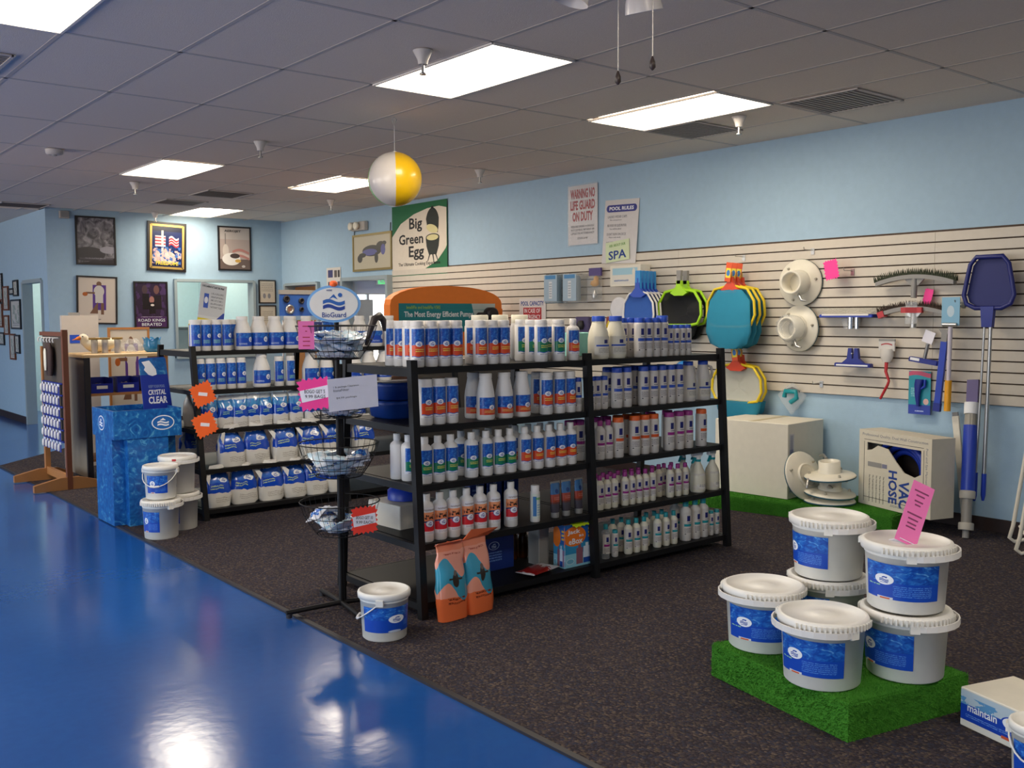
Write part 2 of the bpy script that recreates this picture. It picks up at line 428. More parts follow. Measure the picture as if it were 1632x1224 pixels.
def carpet_mat():
    p = Paint('tweed_carpet', '3a3336', (), .95, spec=.1)
    nt = p.nt
    vo = nt.nodes.new('ShaderNodeTexVoronoi'); vo.inputs['Scale'].default_value = 95; vo.inputs['Randomness'].default_value = .35
    nt.links.new(p.obj, vo.inputs['Vector'])
    sx = nt.nodes.new('ShaderNodeSeparateXYZ'); nt.links.new(vo.outputs['Color'], sx.inputs[0])
    fleck = p.ramp(sx.outputs[0], [(0, '2e2a31'), (.35, '463e42'), (.6, '333748'), (.78, '584c42'), (.92, '6a5c52')], True)
    blot = p.noise(p.obj, 5, 4)
    c = p.mix(p.math('MULTIPLY', blot, .7), fleck, lin('3a3438'))
    nt.links.new(c, p.b.inputs['Base Color'])
    bn = nt.nodes.new('ShaderNodeBump'); bn.inputs['Strength'].default_value = .9; bn.inputs['Distance'].default_value = .006
    nt.links.new(p.math('SUBTRACT', 1., vo.outputs['Distance']), bn.inputs['Height']); nt.links.new(bn.outputs[0], p.b.inputs['Normal'])
    return p.m
b = MB(); b.slab([(2.27, -5), (XR, -5), (XR, YB), (4.9, YB), (2.86, 11.9), (2.29, 11.27)], 0, .008)
tag(b.build('carpet', carpet_mat()), kind='structure')
b = MB(); b.slab([(2.252, -5), (2.28, -5), (2.3, 11.27), (2.272, 11.29)], 0, .011); struct(b.build('trim_1', K['dark']))

# ceiling: lay-in tiles in a tee grid
def tile_mat():
    p = Paint('ceiling_tile', 'eadccf', (), .95, spec=.1)
    nt = p.nt
    n = p.noise(p.obj, 160, 2); c = p.mix(p.noise(p.obj, 60, 3), lin('e4d6c9'), lin('eee1d4')); nt.links.new(c, p.b.inputs['Base Color'])
    bn = nt.nodes.new('ShaderNodeBump'); bn.inputs['Strength'].default_value = .5; bn.inputs['Distance'].default_value = .003
    nt.links.new(n, bn.inputs['Height']); nt.links.new(bn.outputs[0], p.b.inputs['Normal'])
    return p.m
TILE = tile_mat(); GRID = plain('grid_steel', 'c6bdb7', .8)
GX, GY, PX, PY = 3.30, 4.18, .61, 1.22
b = MB(); b.box((.75, 8.5, 3.16), (12.7, 27.4, .12)); b.box((8.375, 11.35, 3.16), (2.55, 5.9, .12)); CEIL = struct(b.build('ceiling', TILE))
mt = MB(); mt.slab([(-.296, -.601), (.296, -.601), (.296, .601), (-.296, .601)], 0, .02); mt = mt.mesh('ceiling_tile', TILE)
holes = {(round((x-.305-GX)/PX), round((y-.61-GY)/PY)) for x, y in TROFFERS}
xs = range(-9, 7); ys = range(-3, 9)
for i in xs:
    for j in ys:
        if (i, j) in holes: continue
        x, y = GX+PX*(i+.5), GY+PY*(j+.5)
        if x > XR+.2 or y > YB+.4: continue
        if x+.3 > XR or y+.6 > YB:      # cut tiles along the walls
            x1 = min(x+.296, XR); y1 = min(y+.601, YB)
            if x1-(x-.296) < .05 or y1-(y-.601) < .05: continue
            q = MB(); q.slab([(x-.296, y-.601), (x1, y-.601), (x1, y1), (x-.296, y1)], 3.001, 3.021); q.build('ceiling_tile', TILE, CEIL)
        else: ob('ceiling_tile', mt, CEIL, (x, y, 3.001))
for i in range(-9, 7):
    x = GX+PX*i
    if x > XR: continue
    q = MB(); q.box((x, 5.8, 3.001), (.024, 17.6, .004)); q.build('grid_runner', GRID, CEIL)
for j in range(-3, 9):
    y = GY+PY*j
    if y > YB: continue
    q = MB(); q.box((.6, y, 3.001), (12.7, .024, .004)); q.build('grid_runner', GRID, CEIL)
# plain ceiling outside the tiled bays (over the hall, the street side and the next rooms)
b = MB()
for (x0, x1, y0, y1) in ((-5.6, GX-9*PX, -5, 22), (GX-9*PX, 7.2, -5, GY-3*PY), (GX-9*PX, XH, YB+.3, 22), (XH, 7.1, YB+.02, 17.7), (XR+.02, 9.65, 8, 14.3)):
    b.box(((x0+x1)/2, (y0+y1)/2, 3.03), (x1-x0, y1-y0, .05))
b.build('ceiling_border', TILE, CEIL)

# troffers
def lens_mat():
    m = bpy.data.materials.new('lit_lens'); m.use_nodes = True; nt = m.node_tree
    b = nt.nodes['Principled BSDF']; b.inputs['Base Color'].default_value = (.8, .78, .72, 1); b.inputs['Roughness'].default_value = .3
    tc = nt.nodes.new('ShaderNodeTexCoord'); sp = nt.nodes.new('ShaderNodeSeparateXYZ'); nt.links.new(tc.outputs['UV'], sp.inputs[0])
    def ma(op, a, c=None):
        n = nt.nodes.new('ShaderNodeMath'); n.operation = op
        for k, x in enumerate((a, c)):
            if x is None: continue
            if hasattr(x, 'is_linked'): nt.links.new(x, n.inputs[k])
            else: n.inputs[k].default_value = x
        return n.outputs[0]
    du = ma('ABSOLUTE', ma('SUBTRACT', sp.outputs[0], .5)); dv = ma('ABSOLUTE', ma('SUBTRACT', sp.outputs[1], .5))
    e = ma('MAXIMUM', ma('POWER', ma('MULTIPLY', du, 2.), 4.), ma('POWER', ma('MULTIPLY', dv, 2.), 8.))
    st = ma('MULTIPLY', ma('SUBTRACT', 1.12, e), LAMP)
    b.inputs['Emission Color'].default_value = lin('fff0d8'); nt.links.new(st, b.inputs['Emission Strength'])
    return m
LENS = lens_mat(); FR = plain('troffer_frame', 'e8e2da', .5)
lm = MB(); lm.add([(-.29, -.595, 0), (-.29, .595, 0), (.29, .595, 0), (.29, -.595, 0)], [(0, 1, 2, 3)], [[(0, 0), (0, 1), (1, 1), (1, 0)]]); lm = lm.mesh('lens', LENS)
fm = MB()
for s_ in (-1, 1): fm.box((s_*.2975, 0, .0), (.015, 1.21, .014)); fm.box((0, s_*.6025, 0), (.58, .015, .014))
fm.box((0, 0, .06), (.6, 1.21, .04)); fm = fm.mesh('frame', FR)
TW = ['fluorescent ceiling light nearest the hanging beach ball', 'fluorescent ceiling light nearest the blue upper right wall', 'fluorescent ceiling light cut off by the top left corner',
      'fluorescent ceiling light far left above the picture wall', 'fluorescent ceiling light partly behind the hanging beach ball', 'small far fluorescent ceiling light closest to the picture wall']
for k, (x, y) in enumerate(TROFFERS):
    t = thing('ceiling_light', TW[k] if k < len(TW) else 'unseen fluorescent ceiling light added to help light the shop', 'light', (x, y, 2.996), 0, 'recessed fluorescent lights')
    ob('frame', fm, t); ob('lens', lm, t, (0, 0, .002))

# slatwall along the right wall
SLAT = plain('slat_melamine', 'd0c7b9', .5); GROOVE = plain('slat_groove', '4a3a2e', .8)
sw = thing('wall_slats', None, None); struct(sw)
b = MB(); b.box((XR-.005, 5.71, 1.525), (.008, 10.42, 1.25)); b.build('backing', GROOVE, sw)
sm_ = {}
for k in range(16):
    z = .905+.0775*k
    for j in range(5):
        y1 = 10.92-2.44*j; y0 = max(y1-2.438, .5)
        key = round(y1-y0, 3)
        if key not in sm_:
            q = MB(); q.box((0, 0, 0), (.018, y1-y0, .067)); sm_[key] = q.mesh('slat', SLAT)
        ob('slat', sm_[key], sw, (XR-.017, (y0+y1)/2, z+.0335))
SX = XR-.027   # face of the slats

# ================================================================ shelving racks
LEV = [1.285, .985, .685, .385, .085]
def front(z): return 4.085+.065*z/1.3
def rack(name, label, x0, yf, yb, n=2):
    """open A-frame rack: posts, end rails and one shelf per bay and level; yf/yb are (bottom, top)"""
    t = thing(name, label, 'shelf rack', (x0, 0, 0))
    lean = lambda y, z: y[0]+(y[1]-y[0])*z/1.32
    for i in range(n+1):
        x = 1.22*i
        for y in (yf, yb):
            b = MB(); a = .02
            vs = [(x+i_*a, y[k]+j*a, z) for k, z in ((0, 0), (1, 1.325)) for j in (-1, 1) for i_ in (-1, 1)]
            b.add(vs, [(0, 2, 3, 1), (4, 5, 7, 6), (0, 1, 5, 4), (2, 6, 7, 3), (0, 4, 6, 2), (1, 3, 7, 5)]); b.build('post', K['black'], t)
        for z in LEV:
            b = MB(); y0, y1 = lean(yf, z)+.02, lean(yb, z)-.02
            h = .045 if z > 1.2 else .035
            b.box((x, (y0+y1)/2, z-.02-h/2+.02), (.026, y1-y0, h)); b.build('rail', K['black'], t)
    for i in range(n):
        for z in LEV:
            y0, y1 = lean(yf, z)-.005, lean(yb, z)+.005
            b = MB(); b.box((1.22*i+.61, (y0+y1)/2, z-.006), (1.17, y1-y0-.01, .012))
            b.box((1.22*i+.61, y0+.006, z-.016), (1.175, .012, .034)); b.box((1.22*i+.61, y1-.006, z-.016), (1.175, .012, .034))
            b.build('shelf', K['black'], t)
    return t
rack('shelf_rack', 'black metal display rack in front, full of bottles, beside the wire basket stand', 2.745, (4.075, 4.15), (4.9, 4.80))
rack('shelf_rack', 'black metal display rack farther back, with blue and white bags', 2.85, (7.14, 7.33), (8.17, 8.0))

# ---------------------------------------------------------------- printed labels
W_ = 'e8e8ec'
def bottle_label(name, low, txt='e8e060'):
    return Paint(name, W_, [('r', .06, .94, .42, .98, 'water'), ('r', .06, .94, .1, .46, low), ('w', .06, .94, .44, .02, 1, .015, low), ('t', .25, .8, .24, .36, 2, txt),
                            ('w', .06, .94, .1, .012, 2, .014, '2a62b8'), ('t', .2, .8, .0, .07, 1, '9a9aa8')] + emblem(.43, .5, .17, .085), .35).m
L_OR = bottle_label('label_orange_band', 'de4a1c'); L_GR = bottle_label('label_green_band', '0a7a58')
L_JUG = Paint('label_jug', W_, [('r', 0, 1, .36, 1, 'water'), ('r', 0, 1, 0, .36, 'd0431f'), ('t', .2, .8, .1, .26, 2, 'f0d070')] + emblem(.52, .42, .13, .14), .35).m
L_BL = Paint('label_blue_water', W_, [('r', .03, .97, .45, 1, 'water'), ('r', .03, .97, 0, .5, '1246b4'), ('t', .2, .7, .12, .3, 3, '8fd0a8')] + emblem(.66, .48, .17, .1), .35).m
L_BJ = Paint('label_blue_jug', W_, [('r', 0, 1, 0, 1, '1246b4'), ('r', 0, 1, .6, 1, 'water'), ('t', .15, .5, .1, .25, 2, 'c8d8f0')] + emblem(.7, .5, .11, .2), .35).m
L_RED = Paint('label_red_palm', W_, [('r', 0, 1, .12, .82, 'f0a070'), ('r', 0, 1, .5, .7, 'e88a58'), ('n', .1, .9, .56, .74, 9, .52, '1c1416'), ('r', 0, 1, .12, .42, 'cf2430'), ('w', 0, 1, .44, .03, 1, .03, '26306e'),
                                     ('t', .15, .85, .84, .96, 1, '9a8f96'), ('t', .2, .8, .02, .1, 2, 'a09aa6')] + emblem(.45, .4, .2, .11, rim='1a4aa6'), .35).m
def can_label(name, col):
    return Paint(name, 'd4cfca', [('r', .3, .52, .6, .84, '1b2070'), ('r', .12, .74, .37, .48, col), ('t', .14, .7, .08, .3, 4, '6e6a70'), ('t', .3, .62, .5, .57, 1, '4a4a70'), ('e', .2, .04, .05, .02, '26222a')], .35).m
L_CB = can_label('can_print_blue', '2850b8'); L_CO = can_label('can_print_orange', 'd8561c'); L_CP = can_label('can_print_purple', '981f84'); L_CT = can_label('can_print_teal', '1494a0')
L_CJ = Paint('jug_print_blue', 'd8d4c8', [('r', .36, .52, .62, .82, '1b2070'), ('r', .06, .8, .46, .55, '2850b8'), ('t', .15, .9, .1, .38, 4, '8a8680')], .35).m
L_SP = Paint('spray_print', 'd9d2c6', [('e', .55, .5, .42, .48, 'e4dfd8'), ('r', .34, .48, .6, .84, '1b2070'), ('r', .08, .8, .44, .54, '1494a0'), ('t', .3, .8, .16, .34, 2, '5a5a70')], .35).m

def kind(body, bmat, cap=None, cmat=None, lab=None, lmat=None, n=18, handle=None):
    ps = [('body', MB().lathe(body, n).mesh('body', bmat))]
    if cap: ps.append(('cap', MB().lathe(cap, n).mesh('cap', cmat)))
    if lab: ps.append(('label', MB().patch(lab[0], lab[1], lab[2], lab[3], 12, r1=lab[4] if len(lab) > 4 else None).mesh('label', lmat)))
    if handle: ps.append(('handle', MB().tube(handle, .009, 7).mesh('handle', bmat)))
    return ps
def cyl(bm, cm, lm, r=.038, h=.238, wide=True):
    if wide: return kind([(r-.004, 0), (r, .005), (r, h*.86), (r-.004, h*.88)], bm, [(r-.003, h*.88), (r-.003, h*.985), (r-.006, h)], cm, (r+.0006, h*.16, h*.84, 165), lm)
    return kind([(r-.004, 0), (r, .006), (r, h*.74), (r-.004, h*.79), (r*.5, h*.84), (r*.46, h*.86)], bm, [(r*.52, h*.86), (r*.52, h*.99), (r*.46, h)], cm, (r+.0006, h*.16, h*.73, 165), lm)
KB = {}
KB['or'] = cyl(K['white'], K['white'], L_OR); KB['gr'] = cyl(K['white'], K['white'], L_GR)
KB['or_s'] = cyl(K['white'], K['white'], L_OR, .038, .242, False); KB['gr_s'] = cyl(K['white'], K['white'], L_GR, .038, .242, False)
KB['red'] = cyl(K['white'], K['white'], L_RED, .038, .248, False)
KB['jug'] = kind([(.045, 0), (.05, .008), (.05, .12), (.047, .15), (.037, .2), (.033, .225)], K['white'], [(.035, .225), (.035, .25), (.03, .252)], K['white'], (.0508, .028, .122, 160), L_JUG)
KB['lotion'] = kind([(.026, 0), (.028, .006), (.028, .17)], K['white'], [(.024, .17), (.024, .205), (.02, .208)], K['white'], (.0286, .02, .16, 170),
                    Paint('label_green_blue_stripe', 'd9e0d6', [('r', .1, .36, .1, .9, '3a78b8'), ('t', .4, .95, .1, .6, 5, '7aa6c8'), ('t', .3, .95, .72, .9, 1, '4e9a3c')], .4).m)
KB['can_b'] = cyl(K['pearl'], K['bluecap'], L_CB, .035, .243); KB['can_o'] = cyl(K['pearl'], K['orangecap'], L_CO, .037, .243); KB['can_p'] = cyl(K['pearl'], K['purplecap'], L_CP, .037, .243)
KB['can_bs'] = cyl(K['pearl'], K['bluecap'], L_CB, .026, .198); KB['bot_p'] = cyl(K['pearl'], K['purplecap'], L_CP, .031, .235, False)
KB['sm_p'] = cyl(K['cream'], K['purplecap'], L_CP, .026, .207, False); KB['sm_t'] = cyl(K['cream'], K['tealcap'], L_CT, .027, .212, False)
KB['big_t'] = cyl(K['pearl'], K['tealcap'], L_CT, .037, .258, False); KB['tiny_t'] = cyl(K['pearl'], K['tealcap'], L_CT, .02, .165, True)
KB['cl_t'] = cyl(K['clear'], K['tealcap'], L_CP, .026, .21, False)
KB['cjug'] = kind([(.058, 0), (.064, .01), (.064, .12), (.058, .16), (.04, .21), (.036, .225)], K['cream'], [(.04, .225), (.04, .252), (.036, .256)], K['bluecap'], (.0648, .025, .135, 150), L_CJ)
KB['hjug'] = kind([(.048, 0), (.052, .01), (.052, .13), (.046, .17), (.034, .22), (.03, .232)], K['pearl'], [(.033, .232), (.033, .256), (.03, .258)], K['bluecap'], (.0528, .025, .14, 150), L_CJ, handle=[(.035, -.0, .225), (.062, -.01, .215), (.07, -.012, .18), (.066, -.01, .145), (.05, -.005, .125)])
KB['bl'] = cyl(K['white'], K['white'], L_BL, .04, .245); KB['bls'] = cyl(K['white'], K['white'], L_BL, .0385, .242)
KB['bjug'] = kind([(.064, 0), (.07, .01), (.07, .13), (.062, .17), (.044, .22), (.04, .235)], K['white'], [(.043, .235), (.043, .262), (.038, .266)], K['white'], (.0708, .03, .135, 150), L_BJ)
KB['yel'] = cyl(plain('yellow_bottle', 'c8a81e', .4), K['cream'], L_BL, .03, .24)
KB['brown'] = kind([(.03, 0), (.034, .006), (.034, .12), (.028, .15), (.014, .17)], plain('amber_glass', '5a2e0c', .15), [(.016, .17), (.016, .2)], K['dark'])
# spray bottle with trigger head
sp = [('body', MB().lathe([(.045, 0), (.05, .01), (.05, .1), (.042, .14), (.02, .18), (.016, .205)], 18).mesh('body', K['cream'])),
      ('label', MB().patch(.0508, .02, .125, 150, 12, r1=.047).mesh('label', L_SP))]
h = MB(); h.lathe([(.019, .2), (.019, .225), (.014, .23)], 12); h.prism([(-.05, .235), (-.055, .26), (-.03, .275), (.02, .28), (.035, .265), (.03, .24), (.01, .225), (-.012, .225)], .024)
sp.append(('spray_head', h.mesh('spray_head', K['whiteink'])))
h = MB(); h.prism([(-.018, .24), (-.05, .2), (-.055, .19), (-.045, .19), (-.01, .226)], .014); h.lathe([(.02, .2), (.0205, .215)], 12); sp.append(('trigger', h.mesh('trigger', K['tealcap'])))
KB['spray'] = sp
# squeeze tube standing on its cap
tb = MB(); n_ = 14
for k, (w_, d_, z) in enumerate([(.024, .024, .035), (.03, .028, .05), (.034, .022, .12), (.037, .01, .18), (.038, .002, .205)]):
    pass
def loft(rings, n=16, capb=True, capt=True, uvz=None):
    """rings of (half width, half depth, z, xoff, yoff, squareness)"""
    b = MB(); vs = []
    for (a, d, z, xo, yo, q) in rings:
        for k in range(n):
            t = 2*PI*k/n-PI/2; s = (abs(math.cos(t))**q+abs(math.sin(t))**q)**(-1/q)
            vs.append((a*s*math.cos(t)+xo, d*s*math.sin(t)+yo, z))
    m = len(rings); z0, z1 = rings[0][2], rings[-1][2]; fs = []; uv = []
    for j in range(m-1):
        for k in range(n):
            fs.append((j*n+k, j*n+(k+1) % n, (j+1)*n+(k+1) % n, (j+1)*n+k))
            U = lambda kk: .5+.5*math.sin(2*PI*kk/n) if (kk % n <= n/4 or kk % n >= 3*n/4) else .5+.5*math.sin(2*PI*kk/n)
            v0, v1 = (rings[j][2]-z0)/(z1-z0), (rings[j+1][2]-z0)/(z1-z0)
            uv.append([(U(k), v0), (U(k+1), v0), (U(k+1), v1), (U(k), v1)])
    b.add(vs, fs, uv, True)
    if capb: b.add(vs[:n], [tuple(range(n-1, -1, -1))])
    if capt: b.add(vs[-n:], [tuple(range(n))])
    return b
TUBEM = Paint('tube_print', '6a3a34', [('r', 0, 1, .62, 1, '3f6fa4'), ('r', 0, 1, .36, .62, 'a0402a'), ('r', 0, 1, 0, .3, '4a4650'), ('e', .55, .72, .18, .08, '1c3a7a'), ('t', .2, .8, .42, .54, 2, 'c87860')], .25, coat=.4).m
KB['tube'] = [('body', loft([(.026, .022, .03, 0, 0, 2), (.03, .024, .05, 0, 0, 2), (.033, .018, .12, 0, 0, 2.2), (.036, .003, .2, 0, 0, 2.6)], 16).mesh('body', TUBEM)),
              ('cap', MB().lathe([(.022, 0), (.024, .004), (.024, .03)], 14).mesh('cap', K['grey'])), ('crimp', MB().box((0, 0, .203), (.074, .004, .014)).mesh('crimp', K['grey']))]

# ---------------------------------------------------------------- stocked rows
def stock(kd, xs, z, y, desc, where, name, cat='bottle', group=None, yaw=12):
    for k, x in enumerate(xs):
        o = ORD[k] if k < len(ORD) else 'last'
        lab = f'{desc}, {o} from left in {where}' if len(xs) > 1 else f'{desc} in {where}'
        place(KB[kd], name, lab, cat, (x, y, z+.0005), R(random.uniform(-yaw, yaw)), group or f'{desc}s')
Z1, Z2, Z3, Z4, Z5 = LEV
NEAR = 'near rack'
ya = front(Z1)+.05
c1 = [2.81, 2.895, 2.975, 3.055]; c2 = [3.217, 3.298, 3.377]
stock('or', c1, Z1, ya, 'white orange-banded bottle', "near rack's top left front row", 'bottle')
stock('or', [x+.006 for x in c1], Z1, ya+.078, 'white orange-banded bottle', "second row, near rack's top left", 'bottle')
stock('or', [2.812, 2.9], Z1, ya+.156, 'white orange-banded bottle', "third row, near rack's top left", 'bottle')
stock('or', [2.808, 2.89], Z1, ya+.234, 'white orange-banded bottle', "fourth row, near rack's top left", 'bottle')
stock('or', c2, Z1, ya, 'white orange-banded bottle', "near rack's top middle front row", 'bottle')
stock('or', [x+.004 for x in c2], Z1, ya+.08, 'white orange-banded bottle', "second row, near rack's top middle", 'bottle')
stock('gr', [3.654, 3.786], Z1, ya, 'white green-banded bottle', "near rack's top shelf front row", 'bottle')
stock('gr', [3.655, 3.79], Z1, ya+.085, 'white green-banded bottle', "second row, near rack's top shelf", 'bottle')
stock('gr', [3.648], Z1, ya+.17, 'white green-banded bottle', "third row, near rack's top shelf", 'bottle')
stock('or_s', [3.9], Z1, ya, 'lone orange-banded bottle beside the rack post', "near rack's top shelf", 'bottle')
big = kind([(.05, 0), (.056, .01), (.056, .19), (.05, .215)], K['white'], [(.05, .215), (.05, .262), (.046, .266)], K['cream'])
KB['tub'] = big
stock('tub', [3.47, 3.62, 3.77], Z1, ya+.33, 'tall plain white tub behind the bottles', "near rack's top shelf", 'tub', 'tub')

y2 = front(Z2)+.05
stock('or', [2.848, 2.93, 3.012], Z2, y2, 'white orange-banded bottle', "near rack's second shelf left group", 'bottle')
stock('jug', [3.249, 3.379, 3.504], Z2, y2+.01, 'round-shouldered white jug', "near rack's second shelf front row", 'jug', 'jug')
stock('jug', [3.25], Z2, y2+.12, 'round-shouldered white jug', "the row behind, near rack's second shelf", 'jug', 'jug')
stock('or', [3.678, 3.775, 3.857], Z2, y2, 'white orange-banded bottle', "near rack's second shelf right group", 'bottle')
stock('or', [3.685], Z2, y2+.085, 'white orange-banded bottle', "the row behind, second shelf right group", 'bottle')

y3 = front(Z3)+.05
stock('gr_s', [2.83, 2.912, 2.994], Z3, y3, 'narrow-necked green-banded bottle', "near rack's third shelf left group", 'bottle')
place(KB['gr_s'], 'bottle', 'narrow-necked green-banded bottle left of the rack post, third shelf', 'bottle', (2.815, y3+.13, Z3+.0005), R(15), 'narrow-necked green-banded bottles')
place(KB['gr_s'], 'bottle', 'plain-backed white bottle at the left end, third shelf', 'bottle', (2.80, y3+.215, Z3+.0005), R(120), 'narrow-necked green-banded bottles')
stock('gr_s', [3.13, 3.229, 3.315, 3.395], Z3, y3, 'narrow-necked green-banded bottle', "near rack's third shelf middle group", 'bottle')
stock('gr_s', [3.128, 3.232, 3.316], Z3, y3+.09, 'narrow-necked green-banded bottle', "second row, third shelf middle group", 'bottle')
stock('or_s', [3.503, 3.595, 3.684, 3.771, 3.85], Z3, y3, 'narrow-necked orange-banded bottle', "near rack's third shelf front row", 'bottle')
stock('or_s', [3.505, 3.6, 3.69, 3.775], Z3, y3+.085, 'narrow-necked orange-banded bottle', "second row, near rack's third shelf", 'bottle')

y4 = front(Z4)+.05
stock('red', [2.826, 2.91, 2.996, 3.084, 3.174, 3.267], Z4, y4, 'white bottle with red palm-tree label', "near rack's fourth shelf", 'bottle')
place(KB['red'], 'bottle', 'white bottle with red palm-tree label standing apart to the right, fourth shelf', 'bottle', (3.389, y4, Z4+.0005), 0, 'white bottle with red palm-tree labels')
stock('lotion', [3.566], Z4, y4, 'slim white lotion bottle with blue side stripe', "near rack's fourth shelf", 'lotion_bottle')
stock('tube', [3.726, 3.812, 3.912], Z4, y4+.01, 'brown and blue squeeze tube', "near rack's fourth shelf", 'squeeze_tube', 'tube')
# right bay
stock('cjug', [4.127, 4.272], Z1, ya+.02, 'large cream jug with blue lid', "near rack's top right shelf", 'jug', 'jug')
stock('can_b', [4.462, 4.533, 4.602, 4.672], Z1, ya, 'pearl canister with blue lid', "near rack's top right shelf", 'canister', 'canister')
stock('can_b', [4.392, 4.467], Z1, ya+.085, 'pearl canister with blue lid', "second row, top right shelf", 'canister', 'canister')
stock('can_bs', [4.738, 4.796, 4.854, 4.912], Z1, ya, 'short pearl canister with blue lid', "near rack's top right shelf", 'canister', 'canister')
stock('cjug', [4.89], Z1, ya+.2, 'large cream jug behind the short canisters', "near rack's top right shelf", 'jug', 'jug')
stock('can_bs', [3.922, 4.03, 4.08, 4.138], Z2, y2, 'short pearl canister with blue lid', "near rack's second shelf", 'canister', 'canister')
stock('can_b', [4.249, 4.33], Z2, y2, 'pearl canister with blue lid', "near rack's second shelf left pair", 'canister', 'canister')
stock('can_b', [4.255, 4.34, 4.42], Z2, y2+.085, 'pearl canister with blue lid', "second row, near rack's second shelf", 'canister', 'canister')
stock('can_b', [4.482, 4.566, 4.648, 4.728, 4.807], Z2, y2, 'pearl canister with blue lid', "near rack's second shelf right group", 'canister', 'canister')
stock('can_b', [4.5, 4.58, 4.66, 4.74], Z2, y2+.085, 'pearl canister with blue lid', "second row, second shelf right group", 'canister', 'canister')
stock('hjug', [4.927, 5.075], Z2, y2+.02, 'pearl jug with loop handle and blue lid', "near rack's second shelf", 'jug', 'jug')
stock('can_p', [3.905, 3.975], Z3, y3+.06, 'pearl canister with purple lid', "near rack's third shelf by the post", 'canister', 'canister')
stock('bot_p', [4.091, 4.16], Z3, y3, 'pearl bottle with purple cap', "near rack's third shelf", 'bottle')
stock('can_o', [4.243, 4.388, 4.473, 4.557], Z3, y3, 'pearl canister with orange lid', "near rack's third shelf", 'canister', 'canister')
stock('can_o', [4.33], Z3, y3+.085, 'pearl canister with orange lid', "the row behind, third shelf", 'canister', 'canister')
stock('can_p', [4.63, 4.79], Z3, y3+.09, 'pearl canister with purple lid', "the row behind, third shelf", 'canister', 'canister')
stock('can_p', [4.704, 4.798, 4.885], Z3, y3, 'pearl canister with purple lid', "near rack's third shelf front row", 'canister', 'canister')
stock('can_o', [4.42, 4.5], Z3, y3+.09, 'pearl canister with orange lid', "second row, third shelf middle", 'canister', 'canister')
stock('can_p', [4.15, 4.24], Z3, y3+.1, 'pearl canister with purple lid', "second row, third shelf left end", 'canister', 'canister')
stock('can_o', [5.02], Z3, y3, 'lone orange-lidded pearl canister', "near rack's third shelf right end", 'canister', 'canister')
stock('sm_p', [4.075, 4.136, 4.196], Z4, y4, 'small cream bottle with purple cap', "fourth shelf left group", 'bottle')
stock('sm_p', [4.289, 4.348, 4.409, 4.47, 4.532], Z4, y4, 'small cream bottle with purple cap', "fourth shelf middle group", 'bottle')
stock('sm_p', [4.1, 4.165, 4.225], Z4, y4+.065, 'small cream bottle with purple cap', "second row, fourth shelf left group", 'bottle')
stock('sm_p', [4.295, 4.355, 4.415, 4.475], Z4, y4+.065, 'small cream bottle with purple cap', "second row, fourth shelf middle group", 'bottle')
stock('sm_p', [4.6, 4.66], Z4, y4+.06, 'small cream bottle with purple cap', "fourth shelf gap between groups", 'bottle')
stock('sm_p', [4.702, 4.775, 4.845], Z4, y4, 'small cream bottle with purple cap', "fourth shelf right group", 'bottle')
stock('sm_p', [4.72, 4.79], Z4, y4+.07, 'small cream bottle with purple cap', "second row, fourth shelf right group", 'bottle')
stock('spray', [4.985, 5.13], Z4, y4+.01, 'cream spray bottle with teal trigger', "fourth shelf front row", 'spray_bottle')
stock('spray', [4.975, 5.115], Z4, y4+.13, 'cream spray bottle with teal trigger', "second row of fourth shelf", 'spray_bottle')
y5 = front(Z5)+.05
stock('cl_t', [4.11], Z5, y5, 'clear bottle with teal cap', "bottom shelf right bay", 'bottle')
stock('tiny_t', [4.19], Z5, y5, 'short bottle with teal cap beside the clear one', "bottom shelf", 'bottle')
stock('sm_t', [4.305, 4.375, 4.445], Z5, y5, 'cream bottle with teal cap', "bottom shelf left group", 'bottle')
stock('sm_t', [4.245, 4.32], Z5, y5+.075, 'cream bottle with teal cap', "second row, bottom shelf left group", 'bottle')
stock('sm_t', [4.568, 4.646, 4.72], Z5, y5, 'cream bottle with teal cap', "bottom shelf middle group", 'bottle')
stock('sm_t', [4.545, 4.62, 4.69], Z5, y5+.075, 'cream bottle with teal cap', "second row, bottom shelf middle group", 'bottle')
stock('big_t', [4.848, 4.94, 5.02], Z5, y5+.01, 'large pearl bottle with teal cap', "bottom shelf", 'bottle')
stock('big_t', [4.86], Z5, y5+.11, 'large pearl bottle with teal cap', "second row of bottom shelf", 'bottle')
stock('tiny_t', [5.09, 5.15], Z5, y5, 'slim short bottle with teal cap', "bottom shelf right end", 'bottle')

# things lying deeper on the near rack
def carton(name, label, loc, d, m, rz=0, face=None, cat='box', group=None, flap=True, lean=None):
    t = thing(name, label, cat, loc, rz, group, rot=lean)
    b = MB(); b.box((0, 0, d[2]/2), d, ch=.004); b.build('body', m, t)
    if face: q = MB(); q.add([(-d[0]/2+.006, -d[1]/2-.001, .006), (d[0]/2-.006, -d[1]/2-.001, .006), (d[0]/2-.006, -d[1]/2-.001, d[2]-.008), (-d[0]/2+.006, -d[1]/2-.001, d[2]-.008)], [(0, 1, 2, 3)], [[(0, 0), (1, 0), (1, 1), (0, 1)]]); q.build('front_print', face, t)
    if flap: q = MB(); q.box((0, 0, d[2]+.0006), (.004, d[1]*.98, .001)); q.build('lid_seam', K['greyink'], t)
    return t
BLUEBOX = Paint('blue_box_print', '16307c', [('t', .12, .7, .25, .6, 4, '6f93d0')] + emblem(.5, .78, .12, .12, bg='16307c', fg='c8d4ee', rim='c8d4ee'), .45).m
t = thing('storage_tote', "dark blue storage tote, upper of two on near rack's second shelf", 'tote', (3.0, 4.62, Z2+.101), 0, 'blue totes on the near rack')
